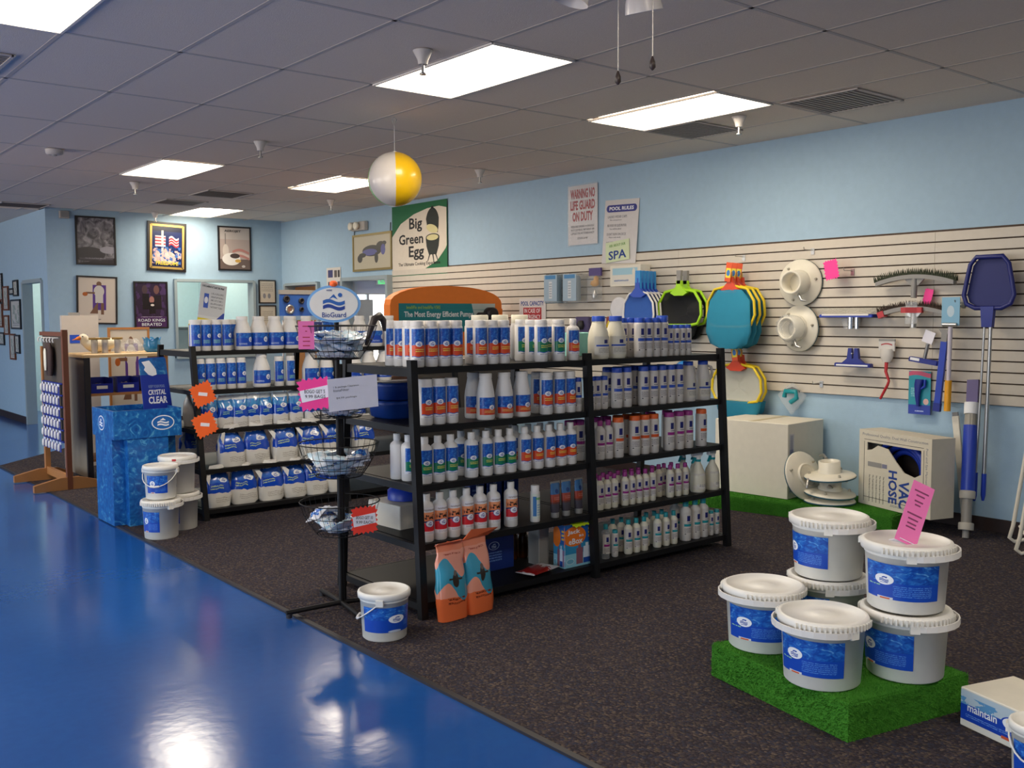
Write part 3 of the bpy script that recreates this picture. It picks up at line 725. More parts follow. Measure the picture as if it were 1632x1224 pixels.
def tote(t):
    b = MB(); b.lathe([(.12, 0), (.135, .01), (.145, .09)], 20, sq=4, M=Matrix.Diagonal((1.25, .85, 1, 1))); b.build('body', plain('tote_blue', '123a8a', .4), t)
    b = MB(); b.lathe([(.152, .082), (.152, .094), (.145, .099)], 20, sq=4, M=Matrix.Diagonal((1.25, .85, 1, 1))); b.build('rim', plain('tote_rim', '153f95', .4), t)
    b = MB(); b.box((0, -.128, .075), (.12, .012, .016)); b.build('handle', K['navy'], t)
tote(t)
t = thing('storage_tote', "dark blue storage tote, lower of two on near rack's second shelf", 'tote', (3.0, 4.62, Z2), 0, 'blue totes on the near rack'); tote(t)
carton('carton', "open white carton at left end of near rack's fourth shelf", (3.0, 4.62, Z4), (.3, .3, .13), K['card'], R(4))
bb = MB(); bb.lathe([(.1, 0), (.1, .05), (.07, .075)], 18); tag(bb.build('round_tub', K['blue'], None, (3.0, 4.62, Z4+.135)), 'blue round lid sitting on white carton', 'lid')
for k, x in enumerate((3.42, 3.55, 3.68)):
    carton('chemical_box', f"dark blue box behind the bottles, {ORD[k]} from left, fourth shelf", (x, 4.6, Z4), (.11, .2, .27), BLUEBOX, 0, BLUEBOX, group='dark blue boxes on fourth shelf')
carton('chemical_box', "wide dark blue box with oval emblem on near rack's bottom shelf", (3.43, 4.42, Z5), (.3, .12, .19), BLUEBOX, 0, BLUEBOX)
stock('brown', [3.68, 3.76], Z5, 4.5, 'amber glass bottle', "bottom shelf shadow", 'bottle')
carton('grey_box', "grey box standing beside the orange-and-blue printed box", (3.735, 4.32, Z5), (.08, .1, .24), K['grey'])
# cream bowl shaped pack behind the palm bottles
b = MB(); b.lathe([(.09, 0), (.11, .01), (.1, .02), (.02, .024)], 20, M=rotm(72, 0, 0)); o = b.build('oval_pack', K['cream'], None, (3.25, 4.5, Z4+.2)); tag(o, 'cream oval pack leaning behind the palm-tree bottles', 'pack')
o.location.z = Z4+.11
# printed carton with the orange oval
JB = Paint('printed_carton', '2f8fc0', [('r', 0, 1, .55, 1, '1f5fae'), ('r', 0, 1, 0, .3, '8cc8dc'), ('r', .36, .58, .03, .42, '8c5a6a'), ('r', .42, .52, .36, .5, '8c5a6a'), ('r', .6, .84, .03, .44, 'd8e4f4'), ('r', .67, .77, .4, .52, 'd8e4f4'), ('r', .6, .84, .03, .16, '1a4aa8'), ('r', .86, .98, .03, .42, '9c6a8a'),
                                         ('e', .3, .72, .38, .24, 'ee7a1e'), ('r', .76, .98, .83, .88, 'e8b83a'), ('r', .76, .98, .74, .79, 'e8b83a'), ('r', .76, .98, .65, .7, 'e8b83a'), ('e', .16, .12, .13, .07, 'd0e0ec'), ('e', .16, .12, .115, .058, '6fb0cc')], .45).m
t = carton('product_box', "blue printed box with orange oval on near rack's bottom shelf", (3.885, 4.17, Z5), (.25, .1, .255), JB, 0, JB, flap=False)
text(t, 'Jack', (-.055, -.0535, .205), .1, .032, K['whiteink'], bold=.02); text(t, 'IN A', (.005, -.0535, .18), .035, .014, K['whiteink'], bold=.02); text(t, 'eBox', (-.04, -.0535, .152), .11, .034, K['whiteink'], bold=.02)
def burst(name, label, loc, rz, w, h, m, lines=(), tilt=(0, 0, 0), strip=None, group=None):
    """zig-zag edged price card facing -y"""
    t = thing(name, label, 'price card', loc, rz, group, rot=(tilt[0], tilt[1], rz+tilt[2]))
    n = 11; P = []
    for (ax, ay, bx, by) in ((-1, -1, 1, -1), (1, -1, 1, 1), (1, 1, -1, 1), (-1, 1, -1, -1)):
        for k in range(n):
            f = k/n; q = 1.0 if k % 2 else .84
            P.append(((ax+(bx-ax)*f)*w/2*q, (ay+(by-ay)*f)*h/2*q))
    MB().prism(P, .0016).build('card', m, t)
    if strip is not None: q = MB(); q.box((0, -.0012, strip), (w*.84, .001, h*.36), M=rotm(0, -6, 0)); q.build('strip', K['paper'], t)
    for k, (s, z, ww, hh) in enumerate(lines): text(t, s, (0, -.0022, z), ww, hh, K['ink'], rot=(PI/2, R(6) if strip is not None else 0, 0))
    return t
burst('price_card', 'neon yellow zig-zag card lying on the printed box', (3.9, 4.14, Z5+.262), 0, .21, .1, K['neonyellow'], tilt=(R(-62), 0, R(8)))
# red and white snack bag on the bottom shelf
def crumple(b, a):
    rnd = random.Random(len(b.v)); b.v = [(x+rnd.uniform(-a, a), y+rnd.uniform(-a, a), z+rnd.uniform(-a, a)) for x, y, z in b.v]; return b
def packet(w_, d_, h_, n=8, seed=0, amp=.004):
    """small flat pillow packet, lying, with crimped ends"""
    rnd = random.Random(seed); b = MB(); vs = []; m = 6
    for side in (1, -1):
        for i in range(n+1):
            for j in range(m+1):
                x = (i/n-.5)*w_; y = (j/m-.5)*d_
                e = max(0, (1-abs(2*i/n-1)**3))*max(0, (1-abs(2*j/m-1)**3))
                vs.append((x+rnd.uniform(-amp, amp)*.5, y+rnd.uniform(-amp, amp)*.5, h_/2+side*(h_/2*e+.0006)+rnd.uniform(-amp, amp)*(e > 0)))
    S = (n+1)*(m+1); fs = []; uv = []
    for sd in (0, 1):
        for i in range(n):
            for j in range(m):
                q = [sd*S+i*(m+1)+j, sd*S+(i+1)*(m+1)+j, sd*S+(i+1)*(m+1)+j+1, sd*S+i*(m+1)+j+1]
                u = [(i/n, j/m), ((i+1)/n, j/m), ((i+1)/n, (j+1)/m), (i/n, (j+1)/m)]
                if sd: q.reverse(); u.reverse()
                fs.append(tuple(q)); uv.append(u)
    b.add(vs, fs, uv, True)
    edge = [(i*(m+1)) for i in range(n+1)]
    return b
SNACK = Paint('red_packet_print', '8e1c1e', [('r', .55, 1, 0, 1, 'd8d4d6'), ('n', .4, .7, 0, 1, 6, .5, '8e1c1e'), ('r', 0, .06, 0, 1, 'd8d4d6')], .3, coat=.4).m
o = packet(.26, .13, .035, seed=3, amp=.006).build('packet', SNACK, None, (3.59, 4.16, Z5+.002), (0, 0, R(14))); tag(o, 'crumpled red and silver packet lying on bottom shelf', 'packet')
# two peach gift bags leaning on the rack foot
GB = Paint('peach_bag_print', 'f0a088', [('r', 0, 1, 0, .3, 'e8703e'), ('r', 0, 1, .9, 1, 'ec8a68'), ('w', 0, 1, .52, .13, 1, .16, '3f9cba'), ('e', .52, .52, .1, .1, '3a3028'), ('r', .3, .74, .52, .545, '3a3028'), ('e', .52, .61, .06, .04, '6a5a50'), ('t', .2, .8, .84, .88, 1, 'b04838'), ('t', .25, .8, .2, .3, 2, '7a3420')], .22, coat=.5).m
def bag(w_, d_, h_, seed=0, top='fold', m=None, n=20):
    rnd = random.Random(seed); rings = []
    for k in range(9):
        f = k/8; z = h_*f
        dd = d_/2*(1-.94*max(0, (f-.55)/.45)**1.2) if f > .55 else d_/2*(.9+.1*math.sin(f*3))
        ww = w_/2*(.93+.07*math.sin(PI*min(1, f*1.6)))*(1 if f < .9 else 1.03)
        rings.append((ww, max(dd, .003), z, rnd.uniform(-.006, .006)*f, rnd.uniform(-.01, .01)*f, 3.2 if f < .5 else 2.6))
    b = loft(rings, n)
    b.v = [(x+rnd.uniform(-.003, .003)*(z > .01), y+rnd.uniform(-.004, .004)*(z > .01), z+(rnd.uniform(-.004, .004) if z > .01 else 0)) for x, y, z in b.v]
    return b
for k, (x, y, rz, lab) in enumerate(((2.865, 3.985, 4, 'peach gift bag with blue wave print, left one leaning against the rack'), (3.045, 4.0, 8, 'peach gift bag with blue wave print, right one with folded top'))):
    t = thing('gift_bag', lab, 'bag', (x, y, .008), R(rz), 'peach gift bags by the rack foot', rot=(R(-4), 0, R(rz)))
    bag(.185, .085, .39, 11+k).build('body', GB, t)
    q = MB(); q.add([(-.09, -.004, .385), (.092, -.004, .385), (.13 if k else .06, -.05, .425 if k else .40), (-.05 if k else -.09, -.03, .44 if k else .40), (-.09, .006, .385), (.092, .006, .385)], [(0, 1, 2, 3), (5, 4, 3, 2), (0, 3, 4), (1, 5, 2), (0, 4, 5, 1)]); q.build('folded_top', plain('peach_foil', 'e07048', .3), t)

# ================================================================ far rack stock
FAR = 'far rack'
yb1 = 7.34+.07
stock('yel', [2.79+.11], Z1, yb1+.03, 'yellow-sided bottle at the left end', "far rack's top shelf", 'bottle')
stock('bls', [2.822+.08, 2.985, 3.068, 3.15], Z1, yb1-.02, 'white bottle with blue water label', "far rack's top shelf", 'bottle', yaw=10)
stock('bls', [2.99, 3.07, 3.15, 3.235], Z1, yb1+.07, 'white bottle with blue water label', "second row, far rack's top", 'bottle', yaw=10)
stock('bjug', [3.30, 3.44, 3.58, 3.72], Z1, yb1+.01, 'stout white jug with blue band', "far rack's top shelf", 'jug', 'jug')
stock('bjug', [3.36, 3.50, 3.64, 3.78], Z1, yb1+.16, 'stout white jug with blue band', "second row, far rack's top", 'jug', 'jug')
stock('bjug', [3.86, 4.22, 4.37, 4.52, 4.67], Z1, yb1+.01, 'stout white jug with blue band', "top row behind the wire baskets", 'jug', 'jug')
carton('chemical_box', "blue box on far rack's top shelf behind the sign pole", (4.06, yb1+.05, Z1), (.14, .14, .22), BLUEBOX, 0, L_BL)
yb2 = 7.285+.07
stock('bls', [2.915, 2.998, 3.082, 3.166, 3.25], Z2, yb2, 'white bottle with blue water label', "far rack's second shelf left", 'bottle', yaw=10)
stock('bjug', [3.433], Z2, yb2+.02, 'stout white jug beside the blue bottles', "far rack's second shelf", 'jug', 'jug')
stock('bls', [3.574, 3.674], Z2, yb2, 'white bottle with blue water label', "far rack's second shelf middle", 'bottle', yaw=20)
stock('bjug', [3.87, 4.02], Z2, yb2+.02, 'stout white jug with blue band', "far rack's second shelf middle", 'jug', 'jug')
stock('bjug', [4.28, 4.43, 4.58], Z2, yb2+.02, 'stout white jug with blue band', "far rack's second shelf right", 'jug', 'jug')
# pouches and sacks of powder
POUCH = Paint('pouch_print', 'd9d6d2', [('r', 0, 1, .3, .72, '1246b8'), ('r', 0, 1, .62, .86, '3a8ac8'), ('r', 0, 1, .86, 1, 'c9cfd4'), ('n', 0, 1, .6, .86, 5, .55, '2a70c0'), ('w', 0, 1, .3, .02, 2, .018, 'd0d8e8'), ('t', .2, .6, .4, .52, 2, '9ad0a0'), ('t', .3, .9, .04, .16, 2, 'aaa4a0')] + emblem(.62, .6, .2, .07), .2, coat=.5).m
SACK = Paint('sack_print', 'dcd9d2', [('r', .02, .98, .38, .8, '1044b8'), ('r', .02, .98, .66, .9, '2a66c8'), ('r', 0, 1, .9, 1, 'd4d2cc'), ('w', .02, .98, .385, .012, 1, .014, 'dcd9d2'), ('t', .18, .6, .5, .62, 2, 'b8d490'), ('t', .3, .9, .12, .28, 3, 'b4aea6')] + emblem(.64, .72, .18, .06), .25, coat=.4).m
bagM = [bag(.135, .09, .25, 21+k).mesh('body', POUCH) for k in range(3)]
def sack(w_, d_, h_, seed):
    rnd = random.Random(seed); rings = []; k_ = rnd.uniform(-.02, .02)
    for (f, a, d) in ((0, .86, .95), (.06, .97, 1), (.3, 1, 1), (.55, .98, .92), (.7, .93, .75), (.82, .84, .5), (.92, .7, .28), (1, .6, .12)):
        rings.append((w_/2*a, d_/2*d, h_*f, k_*f*f, rnd.uniform(-.008, .008)*f, 3.4 if f < .6 else 2.4))
    b = loft(rings, 24)
    b.v = [(x+rnd.uniform(-.008, .008)*(z > .01), y+rnd.uniform(-.009, .009)*(z > .01), z+(rnd.uniform(-.009, .009) if z > .01 else 0)) for x, y, z in b.v]
    return b
sackM = [sack(.215, .14, .285, 31+k).mesh('body', SACK) for k in range(5)]
def film_top(w_, h_, seed):
    rnd = random.Random(seed); b = MB(); n = 6; vs = []
    for i in range(n+1):
        x = (i/n-.5)*w_
        vs += [(x, -.01+rnd.uniform(-.01, .01), h_-.01), (x+rnd.uniform(-.012, .012), rnd.uniform(-.035, .02), h_+rnd.uniform(.015, .05))]
    b.add(vs, [(2*i, 2*i+2, 2*i+3, 2*i+1) for i in range(n)], None, True); return b
filmM = [film_top(.13, .25, k).mesh('film_top', K['film']) for k in range(3)]
FOLD = plain('white_sack_film', 'd2d0cc', .3)
def flap(seed):
    rnd = random.Random(seed); s = rnd.choice((-1, 1)); b = MB()
    vs = [(-s*.07, -.02, .268), (s*.06, -.03, .272), (s*.115, -.055, .245), (s*.10, -.065, .215), (s*.02, -.045, .285), (-s*.05, -.01, .30), (-s*.09, -.035, .25), (s*.05, .0, .295)]
    vs = [(x*1.15, y*1.5, .262+(z-.262)*1.7) for x, y, z in vs]
    b.add(vs, [(0, 1, 4, 5), (1, 2, 3), (1, 2, 7, 4), (4, 7, 5), (0, 5, 6)], None, False); return b
foldM = [flap(9+k).mesh('folded_top', FOLD) for k in range(5)]
def bags(ms, tops, tname, xs, z, y, desc, where, name, group, sc=None):
    for k, x in enumerate(xs):
        t = place([('body', ms[k % len(ms)]), (tname, tops[(k*2+1) % len(tops)])], name, f'{desc}, {ORD[k]} from left on {where}', 'bag', (x, y+random.uniform(-.01, .01), z+.001), R(random.uniform(-9, 9)), group)
        if sc: t.scale = (sc, 1, 1)
yb3 = 7.24+.085
bags(bagM, filmM, 'film_top', [2.965, 3.1, 3.215, 3.32, 3.43, 3.56, 3.70, 3.845, 3.99], Z3, yb3, 'plastic-wrapped blue and white pouch', "far rack's third shelf", 'powder_pouch', 'wrapped pouches on the far rack')
t = place([('body', bag(.14, .1, .25, 77).mesh('body', plain('clear_grey_pouch', 'a6a09a', .25)))], 'powder_pouch', 'grey clear pouch at left end behind the rack post', 'bag', (2.93, 7.62, Z3+.001), R(60))
stock('bjug', [4.31], Z3, yb3+.05, 'stout white jug right of the basket pole', "far rack's third shelf", 'jug', 'jug')
yb4 = 7.2+.1
bags(sackM, foldM, 'folded_top', [3.124, 3.34, 3.575, 3.80, 4.02, 4.316], Z4, yb4, 'blue and white powder sack', "far rack's fourth shelf", 'powder_sack', 'powder sacks on the far rack')
place([('body', sackM[1]), ('folded_top', foldM[2])], 'powder_sack', 'blue powder sack behind the left rack post, fourth shelf', 'bag', (2.965, 7.72, Z4+.001), R(40), 'powder sacks on the far rack')
yb5 = 7.17+.1
bags(sackM[::-1], foldM, 'folded_top', [2.99, 3.205, 3.43, 3.635, 3.83, 4.03], Z5, yb5, 'blue and white powder sack', "far rack's bottom shelf", 'powder_sack', 'powder sacks on the far rack')
for z, lab in ((.965, 'neon orange zig-zag card, upper one on far rack post'), (.735, 'neon orange zig-zag card, lower one on far rack post')):
    t = burst('price_card', lab, (2.875, 7.10+.145*z/1.32, z), 0, .18, .18, K['neon'], tilt=(0, R(-20), 0), group='neon orange price cards')
    q = MB(); q.box((0, -.0014, 0), (.07, .001, .026)); q.build('strip', K['paper'], t, rot=(0, R(28), 0))
# shelf-top poster tilted behind the far bottles
t = thing('promo_sign', 'tilted grey promo sign with yellow foot behind the far bottles', 'sign', (3.13, 7.72, Z1), 0, rot=(R(-6), R(10), 0))
PS = Paint('promo_print', 'c2c4c8', [('r', 0, 1, .42, .5, 'cfd1d2'), ('r', 0, 1, .40, .46, 'd8c63a'), ('l', .55, 1, .4, .58, .45, '2040a0'), ('r', .16, .34, .62, .84, '2a50b0'), ('e', .25, .74, .07, .05, 'd8dce4'), ('t', .05, .9, .92, .98, 1, '55585e'), ('t', .42, .9, .62, .88, 5, '8a8c92')], .5).m
MB().box((0, 0, .27), (.22, .008, .54)).build('board', PS, t)

# ================================================================ wire basket stand
BX, BY = 2.515, 4.50
t = thing('basket_stand', 'black four-tier wire basket stand with oval sign at rack end', 'display stand', (BX, BY, 0))
MB().tube([(0, 0, .03), (0, 0, 1.56)], .013, 8).build('pole', K['black'], t)
MB().tube([(.035, .03, .03), (.035, .03, 1.30)], .012, 8).build('pole', K['black'], t)
for a in (172, 262, 352, 82):
    dx, dy = math.cos(R(a)), math.sin(R(a))
    b = MB(); b.tube([(0, 0, .045), (dx*.3, dy*.3, .035)], .013, 6); b.build('leg', K['black'], t)
    b = MB(); b.lathe([(.016, .008), (.016, .03)], 8, M=rotm(0, 0, 0, (dx*.285, dy*.285, 0))); b.build('foot', K['dark'], t)
TIER = [1.5, 1.2, .89, .585]
wm = MB(); n = 32; rt, rb, hh = .208, .12, .17
ring = lambda r, z, k=28: [(r*math.cos(2*PI*i/k), r*math.sin(2*PI*i/k), z) for i in range(k)]
prof = lambda f: (rt+(rb-rt)*f**1.5, -hh*f)
for f, rr in ((0, .0032), (.42, .002), (.75, .002), (1, .0028)):
    r_, z_ = prof(f); wm.tube(ring(r_, z_), rr, 5, closed=True)
for i in range(n):
    a = 2*PI*i/n; pts = []
    for f in (0, .35, .7, 1):
        r_, z_ = prof(f); pts.append((r_*math.cos(a), r_*math.sin(a), z_))
    if i % 2 == 0: pts.append((.018*math.cos(a), .018*math.sin(a), -hh-.002))
    wm.tube(pts, .0011, 4)
wm.tube(ring(.06, -hh-.001, 16), .0016, 4, closed=True)
wm = wm.mesh('wire_basket', K['black'])
for z in TIER: ob('wire_basket', wm, t, (0, 0, z), (0, 0, z*3))
# oval sign on top
el = lambda a, b_, n_=40, z=0: [(a*math.cos(2*PI*i/n_), z+b_*math.sin(2*PI*i/n_)) for i in range(n_)]
sg = ob('sign_board', MB().prism(el(.136, .095), .006).mesh('sign_board', plain('sign_sky_blue', '78b0e8', .4)), t, (-.03, -.03, 1.612), (0, 0, R(-30)))
ob('sign_face', MB().prism(el(.122, .083), .002).mesh('sign_face', plain('sign_white', 'e6e6e2', .45)), sg, (0, -.004, 0))
SB = plain('sign_blue', '2c64b4', .5); SB2 = plain('sign_navy', '1e3f94', .5)
def wave(z, h, dx=0):
    top = [(-.055+.11*i/14+dx, z+h/2+.008*math.sin(2*PI*i/14)) for i in range(15)]; bot = [(x, y-h) for x, y in top[::-1]]
    return MB().prism(top+bot, .001).mesh('wave', SB2 if z < -.01 else SB)
for z in (.008, -.018): ob('wave', wave(z, .018), sg, (0, -.0056, 0))
ob('swimmer', MB().prism([(-.03, .02), (.0, .05), (.02, .022), (-.004, .034)], .001).mesh('swimmer', SB), sg, (0, -.0056, 0))
ob('swimmer', MB().prism(el(.011, .011, 12, .045), .001).mesh('swimmer', SB), sg, (.032, -.0056, 0))
text(sg, 'BioGuard', (0, -.0058, -.056), .12, .026, K['blueink'], bold=.012)
text(sg, 'water', (-.022, -.0058, .07), .03, .009, K['blueink'])
ob('clip', MB().lathe([(.012, 0), (.02, .006), (.02, .022), (.01, .03)], 10).mesh('clip', K['neon']), sg, (.0, .004, .088)); 
# packets heaped in the baskets
PK = [Paint(f'packet_print_{k}', c0, L, .25, coat=.5).m for k, (c0, L) in enumerate([
    ('d9e2ec', [('n', 0, 1, 0, 1, 4, .52, 'a4c6e0'), ('r', 0, .12, 0, 1, 'dfe4ea'), ('n', 0, 1, 0, 1, 7, .6, '2a5cb4')]),
    ('bcd6e6', [('n', 0, 1, 0, 1, 3, .5, 'd4dde6'), ('r', .85, 1, 0, 1, 'e2e6ec')]),
    ('d6dbe8', [('r', .3, .75, .2, .8, '2a62c0'), ('n', .3, .75, .2, .8, 6, .55, '6fb0de')])])]
pm = [[packet(.135, .09, .03, seed=10*i+j, amp=.007).mesh('packet', m) for j in range(3)] for i, m in enumerate(PK)]
TN = ['top', 'second', 'third', 'lowest']
for ti, (z, cnt) in enumerate(zip(TIER, (21, 12, 15, 10))):
    rnd = random.Random(40+ti); c_ = 0
    for k in range(cnt):
        lay, i0, nn, rr, dz = (0, 0, 3, .045, .012) if k < 3 else (1, 3, 5, .085, .05) if k < 8 else (2, 8, 7, .115, .085) if k < 15 else (3, 15, 6, .06, .11)
        a = 2*PI*(k-i0)/nn+lay*.7
        x, y = BX+rr*math.cos(a), BY+rr*math.sin(a)
        o = ob('packet', pm[rnd.randrange(3)][rnd.randrange(3)], None, (x, y, z-hh+dz), (rnd.uniform(-.2, .2)+.3*math.sin(a)*(lay in (1, 2)), rnd.uniform(-.2, .2)-.3*math.cos(a)*(lay in (1, 2)), a+PI/2+rnd.uniform(-.4, .4) if lay < 3 else rnd.uniform(0, 3)))
        tag(o, f'small crinkled blue and white packet heaped in the {TN[ti]} wire basket', 'packet', f'packets in the {TN[ti]} basket')
# cards hung on the baskets
t = thing('paper_sign', 'white printed paper sign hung on the second wire basket', 'sign', (BX-.035, BY-.218, 1.165), 0, rot=(R(6), R(-4), R(-14)))
MB().box((0, 0, 0), (.255, .0015, .165)).build('sheet', K['paper'], t)
for s_, z_, w_ in (('1 lb package Clearance', .038, .13), ('InstaFilter', .022, .08), ('$4.99 package', -.018, .105)): text(t, s_, (-.035 if w_ > .09 else -.06, -.0016, z_), w_, .012, K['greyink'])
burst('price_card', 'hot pink zig-zag card with handwritten strip on second basket', (BX-.2, BY-.13, 1.165), R(-35), .17, .165, K['pink'], [('BOGO GET 5', .012, .1, .018), ('9.99 BAGS', -.013, .1, .016)], strip=0, tilt=(0, R(-6), 0))
burst('price_card', 'neon red zig-zag card with handwritten strip on lowest basket', (BX+.02, BY-.215, .515), R(-10), .145, .145, K['neonred'], [('BOGO GET 10', .012, .09, .016), ('9.99 EACH', -.012, .09, .015)], strip=0)
t = thing('price_tag', 'tall pink paper tag hung on the top basket', 'tag', (BX-.205, BY-.06, 1.455), R(-30)); MB().box((0, 0, 0), (.078, .0015, .14)).build('sheet', K['pinkpaper'], t)
for z_ in (.045, .02, -.01, -.03, -.052): MB().box((0, -.0012, z_), (.035 if z_ != .02 else .01, .0006, .004)).build('print_line', K['redink'], t)
# bent black rubber strap over the top basket rim
b = MB(); b.tube([(BX+.115, BY-.1, 1.40), (BX+.125, BY-.13, 1.48), (BX+.15, BY-.13, 1.535), (BX+.185, BY-.12, 1.55), (BX+.215, BY-.11, 1.525), (BX+.215, BY-.12, 1.47)], .016, 8, taper=[.5, .9, 1.2, 1.35, 1.1, .5]); tag(b.build('rubber_strap', plain('brown_black_rubber', '241a1a', .5)), 'bent black rubber strap hooked over the top basket rim', 'strap')

# ================================================================ buckets
WL = Paint('bucket_print', '1147b4', [('r', 0, 1, .48, 1, 'water'), ('t', .42, .9, .1, .42, 6, '4f86d8'), ('t', .05, .25, .34, .4, 1, '9ad0a0'), ('r', .2, .42, .0, .06, 'd0d4dc'), ('r', .24, .38, .0, .04, 'd05a34')] + emblem(.3, .55, .13, .15), .35).m
WL2 = Paint('bucket_print_soluble', '1147b4', [('r', 0, 1, .5, 1, 'water'), ('t', .82, .95, .2, .42, 5, '4f86d8'), ('e', .62, .04, .13, .05, 'b9c4d4')] + emblem(.66, .52, .16, .16), .35).m
def bucket_parts(r, h, ribs=True, lab=WL, arc=105, a0=-105, hang='strap', ha=200, red=False):
    ps = []
    rb_ = r*.90
    ps.append(('body', MB().lathe([(rb_-.006, 0), (rb_, .006), (r*.975, h*.80), (r*.985, h*.80), (r*1.0, h*.82), (r*.985, h*.845), (r*.985, h*.9)], 40).mesh('body', K['bucket'])))
    b = MB(); b.lathe([(r*1.04, h*.86), (r*1.075, h*.865), (r*1.085, h*.95), (r*1.06, h*.985), (r*1.0, h), (r*.97, h*.995), (r*.955, h*.97), (r*.3, h*.972), (r*.28, h*.98), (r*.12, h*.984)], 44)
    if ribs:
        for k in range(60):
            if (k//10) % 3 == 2: continue
            a = 2*PI*k/60; b.box((0, 0, 0), (.017, .0075, h*.085), M=rotm(0, 0, math.degrees(a), (r*1.082*math.cos(a), r*1.082*math.sin(a), h*.92)))
    ps.append(('lid', b.mesh('lid', K['bucket'])))
    ps.append(('label', MB().patch(r*.925+.0012, h*.2, h*.72, arc, 18, a0=a0, r1=r*.967+.0012).mesh('label', lab)))
    b = MB(); e = R(ha); pts = []
    if hang == 'strap':
        for k in range(15):
            f = k/14; a = e-PI/2+PI*f; bul = 1.07+.15*math.sin(PI*f)**.7
            pts.append((r*bul*math.cos(a), r*bul*math.sin(a), h*(.84+.02*math.sin(PI*f))))
        b.ribbon(pts, .024, .006)
    else:
        for k in range(13):
            f = k/12; a = e-PI/2+PI*f; bul = 1.05+.05*math.sin(PI*f)
            pts.append((r*bul*math.cos(a), r*bul*math.sin(a), h*(.82-.42*math.sin(PI*f))))
        b.tube(pts, .0035, 5)
        k = 6; b.tube([pts[5], pts[6], pts[7]], .008, 6)
    ps.append(('handle', b.mesh('handle', K['white'])))
    for s_ in (-PI/2, PI/2):
        b = MB(); b.box((0, 0, 0), (.02, .035, .03), M=rotm(0, 0, math.degrees(e+s_), (r*1.04*math.cos(e+s_), r*1.04*math.sin(e+s_), h*.83)))
        ps.append(('handle_lug', b.mesh('handle_lug', K['bucket'])))
    if red: ps.append(('seal', MB().patch(r*1.09, h*.89, h*.945, 12, 3, a0=-120).mesh('seal', K['red'])))
    return ps
place(bucket_parts(.118, .232, False, WL2, 135, -112, 'wire', 138), 'bucket', 'lone white bucket of soluble on the carpet beside basket stand', 'bucket', (2.46, 3.985, .008), R(0))
# platform of artificial turf with six buckets
TURF = Paint('turf', '3a8a26', (), .95, spec=.1)
nt = TURF.nt; c_ = TURF.mix(TURF.noise(TURF.obj, 240, 3), lin('296c1a'), lin('5fa83e')); nt.links.new(c_, TURF.b.inputs['Base Color'])
bn = nt.nodes.new('ShaderNodeBump'); bn.inputs['Strength'].default_value = 1; bn.inputs['Distance'].default_value = .01; nt.links.new(TURF.noise(TURF.obj, 220, 3), bn.inputs['Height']); nt.links.new(bn.outputs[0], TURF.b.inputs['Normal'])
def turf_platform(name, label, poly, h):
    cx, cy = sum(p[0] for p in poly)/len(poly), sum(p[1] for p in poly)/len(poly)
    t = thing(name, label, 'platform', (cx, cy, .008))
    P = [(x-cx, y-cy) for x, y in poly]
    b = MB(); b.slab(P, 0, h-.012); b.slab([(x*.985, y*.985) for x, y in P], h-.012, h-.004); b.build('base', TURF.m, t)
    # short blades: a real pile
    rnd = random.Random(5); vs = []; fs = []
    n_ = len(P); area2 = lambda a, b_, c: (b_[0]-a[0])*(c[1]-a[1])-(c[0]-a[0])*(b_[1]-a[1])
    tris = [(P[0], P[i], P[i+1]) for i in range(1, n_-1)]
    A = sum(abs(area2(*q))/2 for q in tris); cnt = int(A*26000)
    def blade(p, nrm):
        t1 = Vector((rnd.uniform(-1, 1), rnd.uniform(-1, 1), rnd.uniform(-1, 1))); t1 = (t1-nrm*t1.dot(nrm)).normalized()*.0022
        tip = p+nrm*rnd.uniform(.006, .011)+Vector((rnd.uniform(-1, 1), rnd.uniform(-1, 1), rnd.uniform(-.6, .2)))*.004
        o = len(vs); vs.extend([tuple(p-t1), tuple(p+t1), tuple(tip)]); fs.append((o, o+1, o+2))
    for q in tris:
        for _ in range(int(cnt*abs(area2(*q))/2/A)):
            u, v = rnd.random(), rnd.random()
            if u+v > 1: u, v = 1-u, 1-v
            x = q[0][0]+(q[1][0]-q[0][0])*u+(q[2][0]-q[0][0])*v; y = q[0][1]+(q[1][1]-q[0][1])*u+(q[2][1]-q[0][1])*v
            blade(Vector((x, y, h-.006)), Vector((0, 0, 1)))
    sg_ = 1 if sum(P[i][0]*P[(i+1) % n_][1]-P[(i+1) % n_][0]*P[i][1] for i in range(n_)) > 0 else -1
    for i in range(n_):
        a, b2 = Vector((*P[i], 0)), Vector((*P[(i+1) % n_], 0)); e = b2-a; nr = Vector((e.y, -e.x, 0)).normalized()*sg_
        for _ in range(int(e.length*h*26000)): blade(a+e*rnd.random()+Vector((0, 0, rnd.random()*(h-.006))), nr)
    b = MB(); b.add(vs, fs); o = b.build('turf_pile', TURF.m, t); o['kind'] = 'stuff'
    return t
turf_platform('display_platform', 'green turf covered platform in front carrying stacked white buckets', [(3.10, 1.89), (3.25, 2.63), (3.87, 2.50), (3.73, 1.76)], .145)
PT = .153
PBK = bucket_parts(.157, .262, True, WL, 105, -168, 'strap', 165); PBK2 = bucket_parts(.157, .262, True, WL, 115, -160, 'strap', -55); PBK3 = bucket_parts(.157, .262, True, WL, 100, -190, 'strap', -50)
place(PBK, 'bucket', 'white bucket at the front corner of the turf platform', 'bucket', (3.24, 2.09, PT), R(0), 'buckets on the turf platform')
place(PBK, 'bucket', 'white bucket at the left of the turf platform, handle out left', 'bucket', (3.40, 2.48, PT), R(14), 'buckets on the turf platform')
place(PBK3, 'bucket', 'bottom white bucket at right, under the pink-signed one', 'bucket', (3.552, 1.925, PT), R(0), 'buckets on the turf platform')
